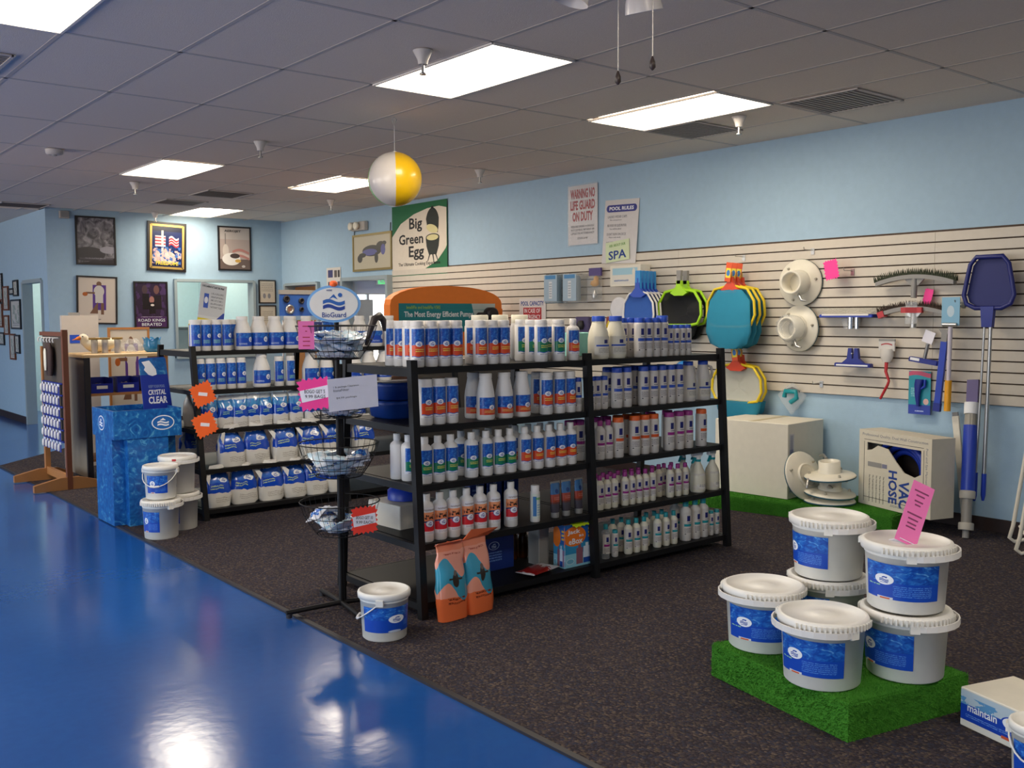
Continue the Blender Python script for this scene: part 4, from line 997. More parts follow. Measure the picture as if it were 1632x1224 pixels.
place(PBK2, 'bucket', 'top white bucket at right holding the pink sign', 'bucket', (3.555, 1.93, PT+.263), R(0), 'buckets on the turf platform')
place(PBK3, 'bucket', 'bottom white bucket at back of the platform, mostly hidden', 'bucket', (3.745, 2.395, PT), R(-4), 'buckets on the turf platform')
place(PBK3, 'bucket', 'top white bucket at back of the platform stack', 'bucket', (3.74, 2.39, PT+.263), R(-8), 'buckets on the turf platform')
# pink folded sign on the right stack
t = thing('price_sign', 'slanted pink printed sign standing on the top right bucket', 'sign', (3.49, 1.90, PT+.263+.262), 0, rot=(R(-20), R(26), R(-40)))
MB().box((0, 0, .12), (.09, .002, .25)).build('card', K['pinkpaper'], t)
MB().box((.01, .045, .006), (.075, .1, .002)).build('fold', K['paper'], t)
K['dpi'] = plain('dark_pink_ink', '8a3a66', .7)
for z_, w_ in ((.21, .06), (.193, .036), (.17, .036), (.155, .024), (.115, .062), (.095, .042), (.077, .038), (.062, .04)): MB().box((0, -.0015, z_), (w_, .0006, .006)).build('print_line', K['dpi'], t)
# carton at the right edge and the bucket in front of it
MT = Paint('maintain_print', '1040b0', [('r', 0, 1, .62, 1, 'b6c6d2'), ('n', 0, .5, .6, .85, 5, .5, '5a94c4'), ('r', 0, 1, 0, .16, 'e4e0d6'), ('t', .06, .6, .26, .36, 2, '6a96e0'), ('t', .8, .96, .12, .6, 8, 'b8cae8'), ('r', .46, .72, .12, .2, 'd05a34'), ('r', .62, .72, .12, .2, '4a9a4a')] + emblem(.62, .58, .15, .19, rim='1040b0'), .45).m
t = thing('carton', 'white carton with blue printed side on the carpet at right edge', 'box', (3.64, 1.48, .008), R(-107))
b = MB(); b.box((0, 0, .0725), (.40, .27, .145), ch=.003); b.build('body', K['card'], t)
q = MB(); q.add([(-.197, -.136, .004), (.197, -.136, .004), (.197, -.136, .138), (-.197, -.136, .138)], [(0, 1, 2, 3)], [[(0, 0), (1, 0), (1, 1), (0, 1)]]); q.build('front_print', MT, t)
text(t, 'maintain', (-.1, -.137, .078), .13, .028, K['whiteink'], bold=.012)
place(bucket_parts(.085, .2, False, WL2, 120, -160, 'wire', 200, True), 'bucket', 'small white bucket with red seal cut off by the right edge', 'bucket', (3.325, 1.33, .008), 0)
# buckets beside the blue display bin
BB1 = bucket_parts(.125, .272, True, WL, 70, -150, 'strap', 10); BB2 = bucket_parts(.112, .235, False, WL, 80, -125, 'wire', -130, False); BB3 = bucket_parts(.125, .27, False, WL, 70, -150, 'strap', -20, True)
place(BB1, 'bucket', 'lower white bucket in front of the blue display bin', 'bucket', (2.40, 6.83, .008), 0, 'buckets by the display bin')
place(BB2, 'bucket', 'upper white bucket with wire handle in front of display bin', 'bucket', (2.415, 6.86, .281), 0, 'buckets by the display bin')
place(BB3, 'bucket', 'lower white bucket in the rear stack by display bin', 'bucket', (2.615, 7.03, .008), 0, 'buckets by the display bin')
place(BB3, 'bucket', 'upper white bucket with red seal in the rear stack', 'bucket', (2.6, 7.03, .279), 0, 'buckets by the display bin')

# ================================================================ blue cardboard display bin
WATER = Paint('water_print', 'water', [], .3, coat=.3)
nt = WATER.nt; vo = WATER.ramp(WATER.noise(WATER.obj, 13, 6, 2.0), [(.3, '0f4a94'), (.5, '1862aa'), (.6, '2674b8'), (.66, '5aa4cc'), (.7, '1f68b0')]); nt.links.new(vo, WATER.b.inputs['Base Color'])
NAVYC = plain('navy_card', '10309a', .4)
t = thing('display_bin', 'blue water-print cardboard bin with oval emblems and a tall sign', 'display bin', (2.49, 7.55, .008))
hx, hy, c = .235, .24, .085
foot = [(-hx+c, -hy), (hx-c, -hy), (hx-c, -hy+c), (hx, -hy+c), (hx, hy), (-hx, hy), (-hx, -hy+c), (-hx+c, -hy+c)]
MB().slab(foot, 0, .70).build('body', WATER.m, t)
b = MB()
for (x, y, a, d) in ((0, -hy-.006, 2*hx+.03, .012), (0, hy+.006, 2*hx+.03, .012), (-hx-.009, 0, .012, 2*hy), (hx+.009, 0, .012, 2*hy)): b.box((x, y, .755), (a, d, .21))
b.build('collar', WATER.m, t)
MB().box((0, 0, .705), (2*hx-.01, 2*hy-.01, .01)).build('inner_tray', NAVYC, t)
def oval_emblem(parent, loc, a, b_, rot):
    e_ = ob('emblem', MB().prism(el(a, b_), .001).mesh('emblem', K['whiteink']), parent, loc, rot)
    ob('emblem_field', MB().prism(el(a*.91, b_*.87), .001).mesh('emblem_field', plain('emblem_blue', '2468b4', .4)), e_, (0, -.001, 0))
    for z in (.05, -.3):
        top = [(-.5*a+a*i/10, z*b_+.09*b_*math.sin(2*PI*i/10)+.09*b_) for i in range(11)]
        ob('wave', MB().prism(top+[(x, y-.2*b_) for x, y in top[::-1]], .001).mesh('wave', K['whiteink']), e_, (0, -.002, 0))
    ob('swimmer', MB().prism([(-.3*a, .3*b_), (0, .62*b_), (.25*a, .3*b_)], .001).mesh('swimmer', K['whiteink']), e_, (0, -.002, 0))
oval_emblem(t, (.11, -hy-.0128, .755), .085, .055, (0, 0, 0)); oval_emblem(t, (-hx-.0158, .03, .755), .07, .055, (0, 0, -PI/2))
sg = ob('header_sign', MB().prism([(-.11, 0), (.12, 0), (.085, .42), (.07, .435), (-.115, .43), (-.13, .415)], .006).mesh('header_sign', NAVYC), t, (.165, .0, .80), (R(-4), 0, R(6)))
ob('water_band', MB().prism([(-.128, .30), (.094, .30), (.084, .418), (.07, .43), (-.113, .426), (-.128, .412)], .001).mesh('water_band', WATER.m), sg, (0, -.004, 0))
text(sg, 'KEEP YOUR POOL', (-.0, -.0046, .21), .13, .022, plain('muted_white', '8fa4d0', .7)); text(sg, 'CRYSTAL', (-.0, -.0046, .165), .14, .04, K['whiteink'], bold=.02); text(sg, 'CLEAR', (.004, -.0046, .105), .15, .055, K['whiteink'], bold=.03)
ob('cutout', MB().prism([(-.11, .4), (-.085, .36), (-.095, .34), (-.06, .3), (-.03, .29), (.005, .3), (.0, .34), (-.02, .37), (-.05, .41)], .001).mesh('cutout', K['whiteink']), sg, (0, -.006, 0))

# ================================================================ left displays
# wooden rack of hanging blister packs, facing the aisle on the left
t = thing('pack_rack', 'wooden floor rack with two feet, hung with small packs', 'display rack', (2.45, 9.62, 0))
for y in (-.34, .38):
    q = MB(); q.box((0, y, .62), (.045, .05, 1.56 if y < 0 else 1.4)); q.build('post', K['redwood'] if y < 0 else K['wood'], t, (0, 0, .04 if y < 0 else -.04))
    fx_ = .3 if y < 0 else .22
    q = MB(); q.prism([(-.3, 0), (fx_, 0), (fx_, .05), (.08, .11), (-.08, .11), (-.3, .06)], .045); q.build('foot', K['wood'], t, (0, y-.0, .008))
MB().box((0, .02, .1), (.03, .68, .07)).build('stretcher', K['wood'], t)
MB().box((0, .02, .92), (.02, .66, 1.0)).build('panel', plain('rack_panel', '4a4038', .7), t)
MB().box((0, .02, 1.40), (.05, .76, .035)).build('top_rail', K['redwood'], t)
for r_ in range(6): MB().box((-.02, .02, .955-.105*r_), (.02, .66, .012)).build('rail', K['navy'], t)
CARDB = Paint('blue_pack_card', '2a3a9a', [('r', 0, 1, .75, 1, 'c8cce0')], .5).m
c1_ = MB().box((0, 0, 0), (.055, .003, .092)).mesh('card', CARDB); c2_ = MB().lathe([(.01, -.035), (.014, -.02), (.012, .02), (.006, .03)], 8, M=rotm(0, 0, 0, (-.004, -.01, 0))).mesh('blister', K['white'])
RW = ['top', 'second', 'third', 'fourth', 'fifth', 'lowest']
for r_ in range(6):
    for k in range(6):
        place([('card', c1_), ('blister', c2_)], 'blister_pack', f'small blue-carded white pack, {ORD[k]} along the {RW[r_]} row of the wooden rack', 'pack', (2.415, 9.93-.105*k, .905-.105*r_), R(-90+random.uniform(-6, 6)), 'blister packs on the wooden rack')
hk = MB().tube([(0, .02, .02), (0, -.025, .02), (0, -.032, .0), (0, -.025, -.02)], .006, 5).mesh('hook_pack', K['white'])
for k in range(6): tag(ob('hook', hk, None, (2.42, 9.93-.1*k, 1.345), (0, 0, R(-90))), f'white plastic hook, {ORD[k]} along the top of the wooden rack', 'hook', 'white hooks atop the wooden rack')
t = thing('brush_pack', 'brown mitt pack with cream pad hung on the wooden rack', 'pack', (2.40, 9.62, 1.17), R(-90)); loft([(.07, .02, -.15, 0, 0, 2.5), (.1, .03, -.05, 0, 0, 2.5), (.1, .03, .08, 0, 0, 2.5), (.06, .012, .15, 0, 0, 2.5)]).build('mitt', plain('brown_mitt', '3c2a28', .8), t)
loft([(.018, .008, -.1, .02, -.035, 2), (.03, .012, -.05, .02, -.035, 2), (.03, .012, .07, .02, -.035, 2), (.018, .006, .1, .02, -.035, 2)]).build('pad', K['cream'], t)

# wooden bench display with bins
t = thing('display_bench', 'pale wood display bench with side panel and blue bins', 'display bench', (2.70, 9.54, 0))
MB().box((.015, .32, .62), (.03, .50, 1.16)).build('side_panel', plain('bronze_panel', '8a7c6a', .6), t)
MB().box((.025, .06, .62), (.05, .03, 1.16)).build('edge_post', K['dark'], t)
MB().box((.38, .30, 1.19), (.80, .54, .035), ch=.01).build('top_board', K['palewood'], t)
MB().box((.39, .30, .82), (.74, .46, .025)).build('shelf', K['wood'], t)
MB().box((.39, .30, .2), (.74, .46, .025)).build('shelf', K['wood'], t)
MB().box((.77, .30, .62), (.03, .50, 1.16)).build('side_panel', K['wood'], t)
MB().box((.39, .30, .02), (.74, .46, .024)).build('plinth', K['dark'], t)
BIN = plain('bin_blue', '16248c', .35)
for k, x in enumerate((2.70, 2.93, 3.15)):
    q = thing('parts_bin', f'open blue parts bin, {ORD[k]} from left on the bench shelf', 'bin', (x*1.06, 9.75, .833), 0, 'blue bins on the bench')
    b = MB()
    b.box((0, 0, .004), (.19, .25, .008)); b.box((-.098, .0, .07), (.006, .26, .14)); b.box((.098, 0, .07), (.006, .26, .14)); b.box((0, .128, .07), (.2, .006, .14)); b.box((0, -.128, .045), (.2, .006, .09))
    b.build('body', BIN, q); MB().box((0, -.132, .055), (.1, .002, .03)).build('card_label', K['card'], q)
    o = packet(.12, .1, .07, seed=60+k, amp=.012).build('loose_pack', [K['film'], K['grey'], K['card']][k], None, (x*1.06, 9.72, .85)); tag(o, f'loose crinkled pack inside the {ORD[k]} blue parts bin', 'pack')
# decoy duck
t = thing('duck_decoy', 'white decoy duck with orange bill on the bench', 'duck', (2.925, 9.86, 1.208), R(180))
dk = plain('duck_white', 'e8dfc8', .5)
bd = MB(); vs = []
rings = [(-.20, .012, .012, .115), (-.17, .035, .03, .108), (-.12, .06, .05, .09), (-.05, .078, .07, .078), (.03, .082, .075, .075), (.09, .066, .064, .076), (.125, .044, .05, .085), (.135, .036, .042, .10), (.14, .035, .037, .118), (.146, .042, .042, .138), (.15, .042, .04, .156), (.15, .031, .026, .176), (.15, .004, .004, .185)]
n = 14
for i, (x, ry, rz_, zc) in enumerate(rings):
    for k in range(n):
        a = 2*PI*k/n
        if i < 7: vs.append((x, ry*math.cos(a), zc+rz_*math.sin(a)))
        else: vs.append((x+rz_*1.1*math.sin(-a), ry*math.cos(a), zc))
bd.add(vs, [(j*n+k, j*n+(k+1) % n, (j+1)*n+(k+1) % n, (j+1)*n+k) for j in range(len(rings)-1) for k in range(n)], None, True)
bd.build('body', dk, t)
loft([(.02, .03, 0, 0, 0, 2.2), (.018, .026, .02, 0, 0, 2.2), (.006, .014, .05, 0, 0, 2.2), (.003, .012, .075, 0, 0, 2.2)]).build('bill', plain('duck_bill', 'e8802a', .45), t, (.178, 0, .146), (0, R(105), 0))
for s_ in (-1, 1): MB().lathe([(.001, -.006), (.006, -.003), (.006, .003), (.001, .006)], 8).build('eye', K['ink'], t, (.166, s_*.038, .16))
for k, x in enumerate((2.66, 2.75, 2.86)):
    q = thing('test_jar', f'clear test jar with amber lid, {ORD[k]} from left on the bench', 'jar', (x*1.06, 9.67, 1.208), 0, 'clear jars on the bench')
    MB().lathe([(.028, 0), (.03, .004), (.03, .13)], 16).build('jar', Paint('jar_plastic', 'c9c8c4', (), .15, alpha=.55).m, q); MB().lathe([(.048, .13), (.05, .135), (.05, .148), (.046, .15)], 18).build('lid', plain('amber_lid', '9a7a3a', .4), q); MB().lathe([(.02, .004), (.02, .1)], 12).build('strip_roll', K['paper'], q)
o = packet(.2, .14, .12, seed=71, amp=.02).build('film_pack', K['film'], None, (3.19, 9.75, 1.21)); tag(o, 'crinkled clear film pack on the bench beside the blue planter', 'pack')
t = thing('planter', 'small blue ceramic planter with scalloped rim on the bench', 'planter', (3.36, 9.67, 1.208)); BLC = plain('glazed_blue', '3f8fc0', .2, coat=.6)
b = MB(); n = 24; vs = []
for (r_, z_, am) in ((.05, 0, 0), (.075, .02, 0), (.085, .06, .02), (.075, .1, .05), (.08, .13, .16)):
    for k in range(n):
        a = 2*PI*k/n; rr = r_*(1+am*math.cos(5*a)); vs.append((rr*math.cos(a), rr*math.sin(a), z_+(am*.12*math.cos(5*a))))
b.add(vs, [(j*n+k, j*n+(k+1) % n, (j+1)*n+(k+1) % n, (j+1)*n+k) for j in range(4) for k in range(n)], None, True); b.add(vs[:n], [tuple(range(n-1, -1, -1))]); b.build('bowl', BLC, t)
MB().lathe([(.03, .09), (.06, .11), (.02, .12)], 10).build('flower', plain('deep_blue_glaze', '1f5aa8', .25), t)
# pale panel standing behind, blue sticker
t = thing('standing_board', 'tall off-white panel with blue sticker behind the bench', 'panel', (2.95, 10.6, 0)); MB().box((.0, 0, .79), (.36, .05, 1.56)).build('panel', plain('offwhite_panel', 'bfb6ae', .6), t); MB().box((-.02, -.027, 1.33), (.17, .002, .085)).build('sticker', K['bluecap'], t)
MB().box((-.05, -.0, 1.585), (.1, .05, .03)).build('vent_cap', K['grey'], t)
def framed(name, label, loc, rz, w_, h_, fm_, art, fw=.022, group=None, cat='picture', tilt=0, glass=False):
    t = thing(name, label, cat, loc, rz, group, rot=(0, R(tilt), rz))
    b = MB()
    for s_ in (-1, 1): b.box((s_*(w_/2-fw/2), 0, 0), (fw, .024, h_)); b.box((0, 0, s_*(h_/2-fw/2)), (w_-2*fw, .024, fw))
    b.build('frame', fm_, t)
    q = MB(); q.add([(-w_/2+fw, -.004, -h_/2+fw), (w_/2-fw, -.004, -h_/2+fw), (w_/2-fw, -.004, h_/2-fw), (-w_/2+fw, -.004, h_/2-fw)], [(0, 1, 2, 3)], [[(0, 0), (1, 0), (1, 1), (0, 1)]]); q.box((0, .004, 0), (w_-2*fw, .012, h_-2*fw)); q.build('picture', art, t)
    return t
def player(purple='5a3a8a', skin='7a5a48'):
    return [('r', .38, .74, .28, .84, purple), ('e', .55, .86, .07, .06, skin), ('e', .55, .7, .14, .13, 'cfc8c2'), ('r', .45, .66, .44, .66, 'cfc8c2'), ('r', .2, .44, .64, .68, skin), ('e', .18, .63, .07, .045, 'b0602c'), ('l', .3, .52, .2, .46, 1.2, skin), ('r', .6, .68, .18, .44, skin), ('t', .4, .6, .05, .09, 1, '6a6a6a')]
tq = framed('framed_poster', 'framed basketball player print standing behind the bench', (3.36, 10.35, .97), 0, .42, .95, K['wood'], Paint('player_print_small', 'c9c2b8', player(), .3).m)
for x in (-.17, .17): MB().box((x, .03, -.262), (.03, .03, 1.40)).build('easel_leg', K['wood'], tq)
t = thing('white_canister', 'tall off-white canister under the bench shelf', 'canister', (2.95, 9.8, .213)); MB().lathe([(.1, 0), (.11, .02), (.11, .36), (.08, .4)], 20).build('body', plain('dull_white', 'b9b2a8', .5), t); MB().lathe([(.085, .4), (.085, .45), (.05, .455)], 18).build('cap', K['white'], t)

# ================================================================ pictures on the back wall
BF = plain('black_frame', '1c1718', .35)
ROCK = Paint('grey_launch_print', 'rocky', [('l', 0, 1, 0, .36, .12, '2a262c'), ('e', .3, .2, .45, .16, '2e2a30'), ('e', .85, .3, .25, .08, '9a96a0'), ('r', .05, .95, .08, .12, '4a464e'), ('t', .2, .75, .09, .13, 1, '8a8690')], .25).m
framed('framed_poster', 'black-framed grey poster at upper left of the back wall', (4.185, YB-.014, 2.6), 0, .53, .66, BF, ROCK, group='framed posters on the back wall')
FREE = Paint('rocket_flag_print', '1c2a5c', [('r', 0, 1, .84, 1, '141a34'), ('r', .16, .46, .5, .74, 'd8d0d4'), ('r', .16, .46, .68, .71, 'b03a44'), ('r', .16, .46, .61, .64, 'b03a44'), ('r', .16, .46, .54, .57, 'b03a44'), ('w', .56, .84, .62, .03, 1, .1, 'd8d0d4'), ('w', .56, .84, .66, .03, 1, .02, 'b03a44'), ('w', .56, .84, .6, .03, 1, .02, 'b03a44'), ('w', .56, .84, .54, .03, 1, .02, 'b03a44'), ('r', .34, .4, .42, .86, 'e4dccc'), ('e', .42, .26, .34, .16, 'd6c2c0'), ('n', .08, .92, .12, .46, 8, .5, 'e0b0a8'), ('n', .1, .9, .12, .5, 11, .56, '3f6cb0'), ('r', 0, 1, 0, .12, '182048')], .25).m
t = framed('framed_poster', 'gold-framed rocket and flags poster in the middle of the back wall', (5.165, YB-.014, 2.555), 0, .56, .70, BF, FREE, .03, tilt=2, group='framed posters on the back wall')
b = MB()
for s_ in (-1, 1): b.box((s_*.232, -.008, 0), (.03, .014, .62)); b.box((0, -.008, s_*.302), (.46, .014, .03))
b.build('gold_mat', plain('gold_mat', 'c9a860', .35, .5), t); text(t, 'FREEDOM!', (0, -.012, -.235), .32, .055, K['yellowink'], bold=.02)
AERO = Paint('eagle_print', 'a89a94', [('r', 0, 1, .72, 1, 'b0a8a4'), ('r', 0, 1, 0, .24, '6a5a54'), ('w', .42, .98, .42, .05, .6, .03, 'b07a72'), ('w', .42, .98, .34, .05, .6, .03, 'c8b4ac'), ('w', .42, .98, .28, .05, .6, .03, 'b07a72'), ('r', .18, .21, .5, .86, '7a7674'), ('e', .2, .44, .1, .16, 'c4bab2'), ('e', .38, .24, .3, .15, 'dedad6'), ('e', .5, .32, .16, .06, '4a3c38'), ('e', .6, .2, .1, .04, 'c9a050'), ('e', .78, .07, .06, .03, 'b8b0ac')], .25).m
t = framed('framed_poster', 'black-framed eagle poster at upper right of the back wall', (6.19, YB-.014, 2.57), 0, .52, .66, BF, AERO, group='framed posters on the back wall'); text(t, 'AEROJET', (-.03, -.008, .255), .26, .04, K['ink'], bold=.02)
framed('framed_poster', 'black-framed basketball player poster at lower left of back wall', (4.175, YB-.014, 1.785), 0, .54, .66, BF, Paint('player_print', 'd4c6b8', player(), .25).m, tilt=1.5, group='framed posters on the back wall')
ROAD = Paint('purple_group_print', '2e2038', [('n', 0, 1, .25, 1, 4, .52, '46305a'), ('e', .3, .85, .09, .1, '4a3a40'), ('e', .68, .85, .09, .1, '6a4a48'), ('r', .22, .44, .4, .76, '1a161c'), ('r', .58, .84, .4, .72, '221a20'), ('e', .52, .62, .08, .08, 'a07068'), ('r', .42, .64, .3, .56, '16141a'), ('e', .54, .5, .06, .025, 'd8ccc4'), ('r', 0, 1, 0, .24, '4a2a5a'), ('t', .15, .85, .21, .25, 1, '9a8aa4')], .25).m
t = framed('framed_poster', 'black-framed purple group poster at lower middle of back wall', (4.915, YB-.014, 1.72), 0, .48, .67, BF, ROAD, group='framed posters on the back wall'); text(t, 'ROAD KINGS', (0, -.008, -.215), .38, .04, K['whiteink']); text(t, 'BERATED', (0, -.008, -.275), .28, .04, K['whiteink'])
framed('framed_certificate', 'tall framed certificate right of the back opening, upper', (6.7, YB-.014, 1.93), 0, .28, .36, BF, Paint('certificate_print', 'cdc4b4', [('t', .1, .9, .5, .9, 5, '9a9288'), ('e', .3, .3, .1, .12, '8a8a90'), ('e', .62, .3, .1, .12, '8a8a90')], .3).m, .016)
framed('framed_certificate', 'framed certificate right of the back opening, lower', (6.7, YB-.014, 1.54), 0, .28, .36, BF, Paint('certificate_print_b', 'cfc8b8', [('t', .15, .85, .3, .8, 6, 'a09a8e')], .3).m, .016)
t = thing('wall_speaker', 'small beige box high on the wall corner under the ceiling', 'box', (3.78, YB-.03, 2.93)); MB().box((0, 0, 0), (.12, .06, .1), ch=.006).build('body', plain('beige_box', 'a8a09c', .6), t); MB().box((0, -.032, 0), (.09, .004, .07)).build('grille', K['grey'], t)
# small frames on the hall wall
PIC = [(16.85, 2.0, .34, .47, 0), (16.48, 1.845, .33, .37, 1), (16.1, 1.94, .3, .1, 0), (15.85, 1.985, .28, .24, 0), (15.9, 1.6, .58, .44, 0), (16.5, 1.44, .3, .3, 1), (16.85, 1.62, .2, .44, 1), (16.86, 1.225, .34, .2, 0), (16.17, 1.115, .32, .39, 1), (15.87, 1.16, .27, .28, 0)]
HM = Paint('small_print', 'c4c0ba', [('n', .1, .9, .15, .85, 4, .5, '9aa49a'), ('t', .1, .9, .05, .2, 2, '8a8a88')], .25).m
HP = ['leftmost upper', 'tall red-brown upper', 'narrow black', 'small upper black', 'large black', 'lower red-brown', 'left-edge red-brown', 'lower left black', 'bottom red-brown', 'bottom black']
for k, (y, z, w_, h_, rb_) in enumerate(PIC): framed('framed_photo', f'{HP[k]} framed photo in the cluster on the hall wall', (XH-.014, y, z), -PI/2, w_, h_, K['redwood'] if rb_ else BF, HM, .025, 'framed photos on the hall wall')

# ================================================================ right wall, far part
RZ = -PI/2
t = thing('emergency_light', 'grey emergency light unit with two lamps near the ceiling', 'emergency light', (XR, 11.7, 2.765), RZ); MB().box((0, -.04, 0), (.34, .07, .12), ch=.01).build('body', plain('light_grey_box', 'b9b4ae', .5), t)
for s_ in (-.12, .02): MB().lathe([(.03, 0), (.055, .03), (.055, .05), (.045, .055)], 14, M=rotm(90, 0, 0, (s_, -.075, -.0))).build('lamp_head', K['cream'], t)
SEAL = Paint('seal_print', 'bdb49c', [('e', .5, .54, .26, .17, '3a3630'), ('e', .44, .5, .2, .1, '5a5a96'), ('e', .74, .66, .12, .14, '3a3630'), ('e', .83, .74, .06, .06, '3a3630'), ('e', .8, .55, .06, .16, '5a5a96'), ('e', .62, .32, .05, .16, '3a3630'), ('e', .17, .32, .07, .12, '3a3630'), ('e', .24, .42, .1, .07, '3a3630')], .4).m
t = framed('framed_picture', 'framed seal picture hung on chains on the right wall', (XR-.014, 11.43, 2.405), RZ, 1.0, .5, plain('gold_frame', '8a7a4a', .4, .4), SEAL, .03)
for s_ in (-.46, .46): MB().tube([(s_, 0, .25), (s_, .008, .36)], .006, 5).build('chain', K['dark'], t)
t = thing('notice_board', 'small notice with photos above the doorway side', 'notice', (XR-.008, 12.5, 2.04), RZ); q = MB(); q.add([(-.2, 0, -.2), (.2, 0, -.2), (.2, 0, .2), (-.2, 0, .2)], [(0, 1, 2, 3)], [[(0, 0), (1, 0), (1, 1), (0, 1)]]); q.box((0, .004, 0), (.4, .006, .4)); q.build('sheet', Paint('notice_print', 'd4cec6', [('r', .1, .45, .65, .92, '3a3a6a'), ('r', .55, .75, .65, .9, '5a504a'), ('r', .8, .95, .65, .9, '3a3030'), ('r', .1, .3, .2, .5, '4a4450'), ('r', .4, .7, .2, .5, '8a4a40'), ('r', .78, .95, .2, .5, '504a60')], .5).m, t)
# Big Green Egg banner
t = thing('hanging_banner', 'green and cream hanging banner printed with a kamado grill', 'banner', (XR-.02, 10.3, 2.50), RZ)
MB().box((0, 0, 0), (1.22, .004, .9)).build('cloth', plain('banner_green', '1f6a42', .6), t)
P = [(-.61, -.36), (-.45, -.40), (-.2, -.41), (.1, -.38), (.4, -.28), (.58, -.14), (.605, -.1), (.605, .35), (.45, .38), (.2, .37), (-.1, .32), (-.4, .22), (-.61, .06)]
MB().prism(P, .002).build('cream_field', plain('banner_cream', 'dcd2c2', .6), t, (0, -.004, 0))
for s_, x, z, w_, h_ in (('Big', -.06, .185, .29, .18), ('Green', -.17, .015, .55, .13), ('Egg', -.05, -.165, .34, .18)): text(t, s_, (x, -.006, z), w_, h_, K['ink'], bold=.022)
text(t, 'The Ultimate Cooking Experience', (-.0, -.006, -.305), .93, .055, K['ink'], bold=.01)
EG = plain('egg_ink', '2a2e2a', .6); EC = plain('egg_cream', 'd8cf9a', .6)
arc = lambda cx, cz, a, b_, s0, s1, n_=14: [(cx+a*math.cos(R(s0+(s1-s0)*i/n_)), cz+b_*math.sin(R(s0+(s1-s0)*i/n_))) for i in range(n_+1)]
MB().prism(arc(.31, .17, .145, .2, 160, 20)+[(.44, .14), (.42, .06), (.2, .14)], .002).build('egg_lid', EG, t, (0, -.0062, 0))
MB().prism([(.28, .36), (.34, .36), (.33, .39), (.29, .39)], .002).build('egg_cap', EG, t, (0, -.0062, 0))
ob('egg_inside', MB().prism(el(.125, .05, 24), .001).mesh('egg_inside', EC), t, (.305, -.0085, .115), (0, R(14), 0))
MB().prism([(.165, .0)]+arc(.31, .01, .145, .045, 180, 0)[1:-1]+[(.455, .0), (.44, -.1), (.39, -.2), (.23, -.2), (.18, -.1)], .002).build('egg_bowl', EG, t, (0, -.0062, 0))
ob('egg_inside', MB().prism(el(.125, .036, 24), .001).mesh('egg_inside', EC), t, (.31, -.0085, .008))
for x0, x1 in ((.25, .2), (.31, .34), (.37, .42)): MB().prism([(x0-.012, -.19), (x0+.012, -.19), (x1+.006, -.32 if x1 == .34 else -.28), (x1-.006, -.32 if x1 == .34 else -.28)], .002).build('egg_leg', EG, t, (0, -.0062, 0))

# ================================================================ signs on the right wall
t = thing('warning_sign', 'white warning sign in plastic wrap with red lettering', 'sign', (XR-.012, 7.33, 2.565), RZ)
MB().box((0, 0, 0), (.43, .006, .6)).build('board', plain('sign_board_white', 'd6d2d4', .3), t)
for s_, z in (('WARNING NO', .215), ('LIFE GUARD', .1), ('ON DUTY', -.015)): text(t, s_, (0, -.004, z), .36 if z != -.015 else .3, .098, K['redink'], bold=.04)
for k, s_ in enumerate(('PERSONS UNDER 14 SHOULD', 'NOT USE POOL WITHOUT AN', 'ADULT IN ATTENDANCE')): text(t, s_, (0, -.004, -.115-.035*k), .34, .022, K['ink'])
text(t, 'STATE LAW', (0, -.004, -.235), .15, .02, K['ink'])
MB().box((0, -.008, 0), (.45, .002, .63)).build('plastic_wrap', Paint('sign_wrap', 'e6eaee', (), .12, alpha=.1, spec=.9, bump=(25, .8, .03)).m, t)
t = thing('rules_sign', 'curled white pool rules sign below the blue header bar', 'sign', (XR-.02, 6.79, 2.36), RZ, rot=(R(-3), R(2), RZ))
MB().box((0, 0, 0), (.46, .004, .62)).build('board', plain('sign_grey_white', 'd0cccc', .45), t)
P = arc(.17, .225, .035, .035, -90, 90)+arc(-.17, .225, .035, .035, 90, 270); MB().prism(P, .002).build('header_bar', plain('header_blue', '2a2f86', .5), t, (0, -.003, 0)); text(t, 'POOL RULES', (0, -.0045, .225), .33, .036, K['whiteink'], bold=.03)
for k, (a_, b_) in enumerate((('LADIES WEAR CAPS', 'No exceptions'), ('NO FOOD OR GLASS IN POOL', 'You will be asked'), ("DON'T RUN ON DECK", 'Please walk slowly'), ('NO PETS ALLOWED', ''))):
    text(t, a_, (-.05, -.003, .145-.085*k), .26, .026, K['greyink'])
    if b_: text(t, b_, (-.07, -.003, .112-.085*k), .16, .016, K['greyink'])
t = thing('spa_card', 'small green-edged card lettered SPA on the rules sign', 'sign', (XR-.04, 6.81, 2.17), RZ, rot=(R(-4), R(-5), RZ)); MB().box((0, 0, 0), (.32, .004, .2)).build('card', plain('pale_green_card', 'cfdcb4', .5), t); text(t, 'SPA', (.0, -.003, -.035), .24, .085, K['blueink'], bold=.02); text(t, 'ASK ABOUT OUR', (0, -.003, .06), .22, .026, plain('green_ink', '5a9a3a', .6))
t = thing('capacity_sign', 'small white and red pool capacity sign on the slats', 'sign', (SX-.006, 8.1, 1.56), RZ); MB().box((0, 0, 0), (.44, .004, .34)).build('board', plain('sign_white_b', 'd4cecc', .45), t); text(t, 'POOL CAPACITY', (0, -.003, .115), .38, .05, K['blueink'], bold=.02)
MB().box((0, -.003, -.0), (.3, .002, .14)).build('red_field', K['redink'], t); text(t, 'IN CASE OF', (0, -.0045, .035), .26, .045, K['whiteink']); text(t, 'EMERGENCY', (0, -.0045, -.03), .27, .045, K['whiteink'])

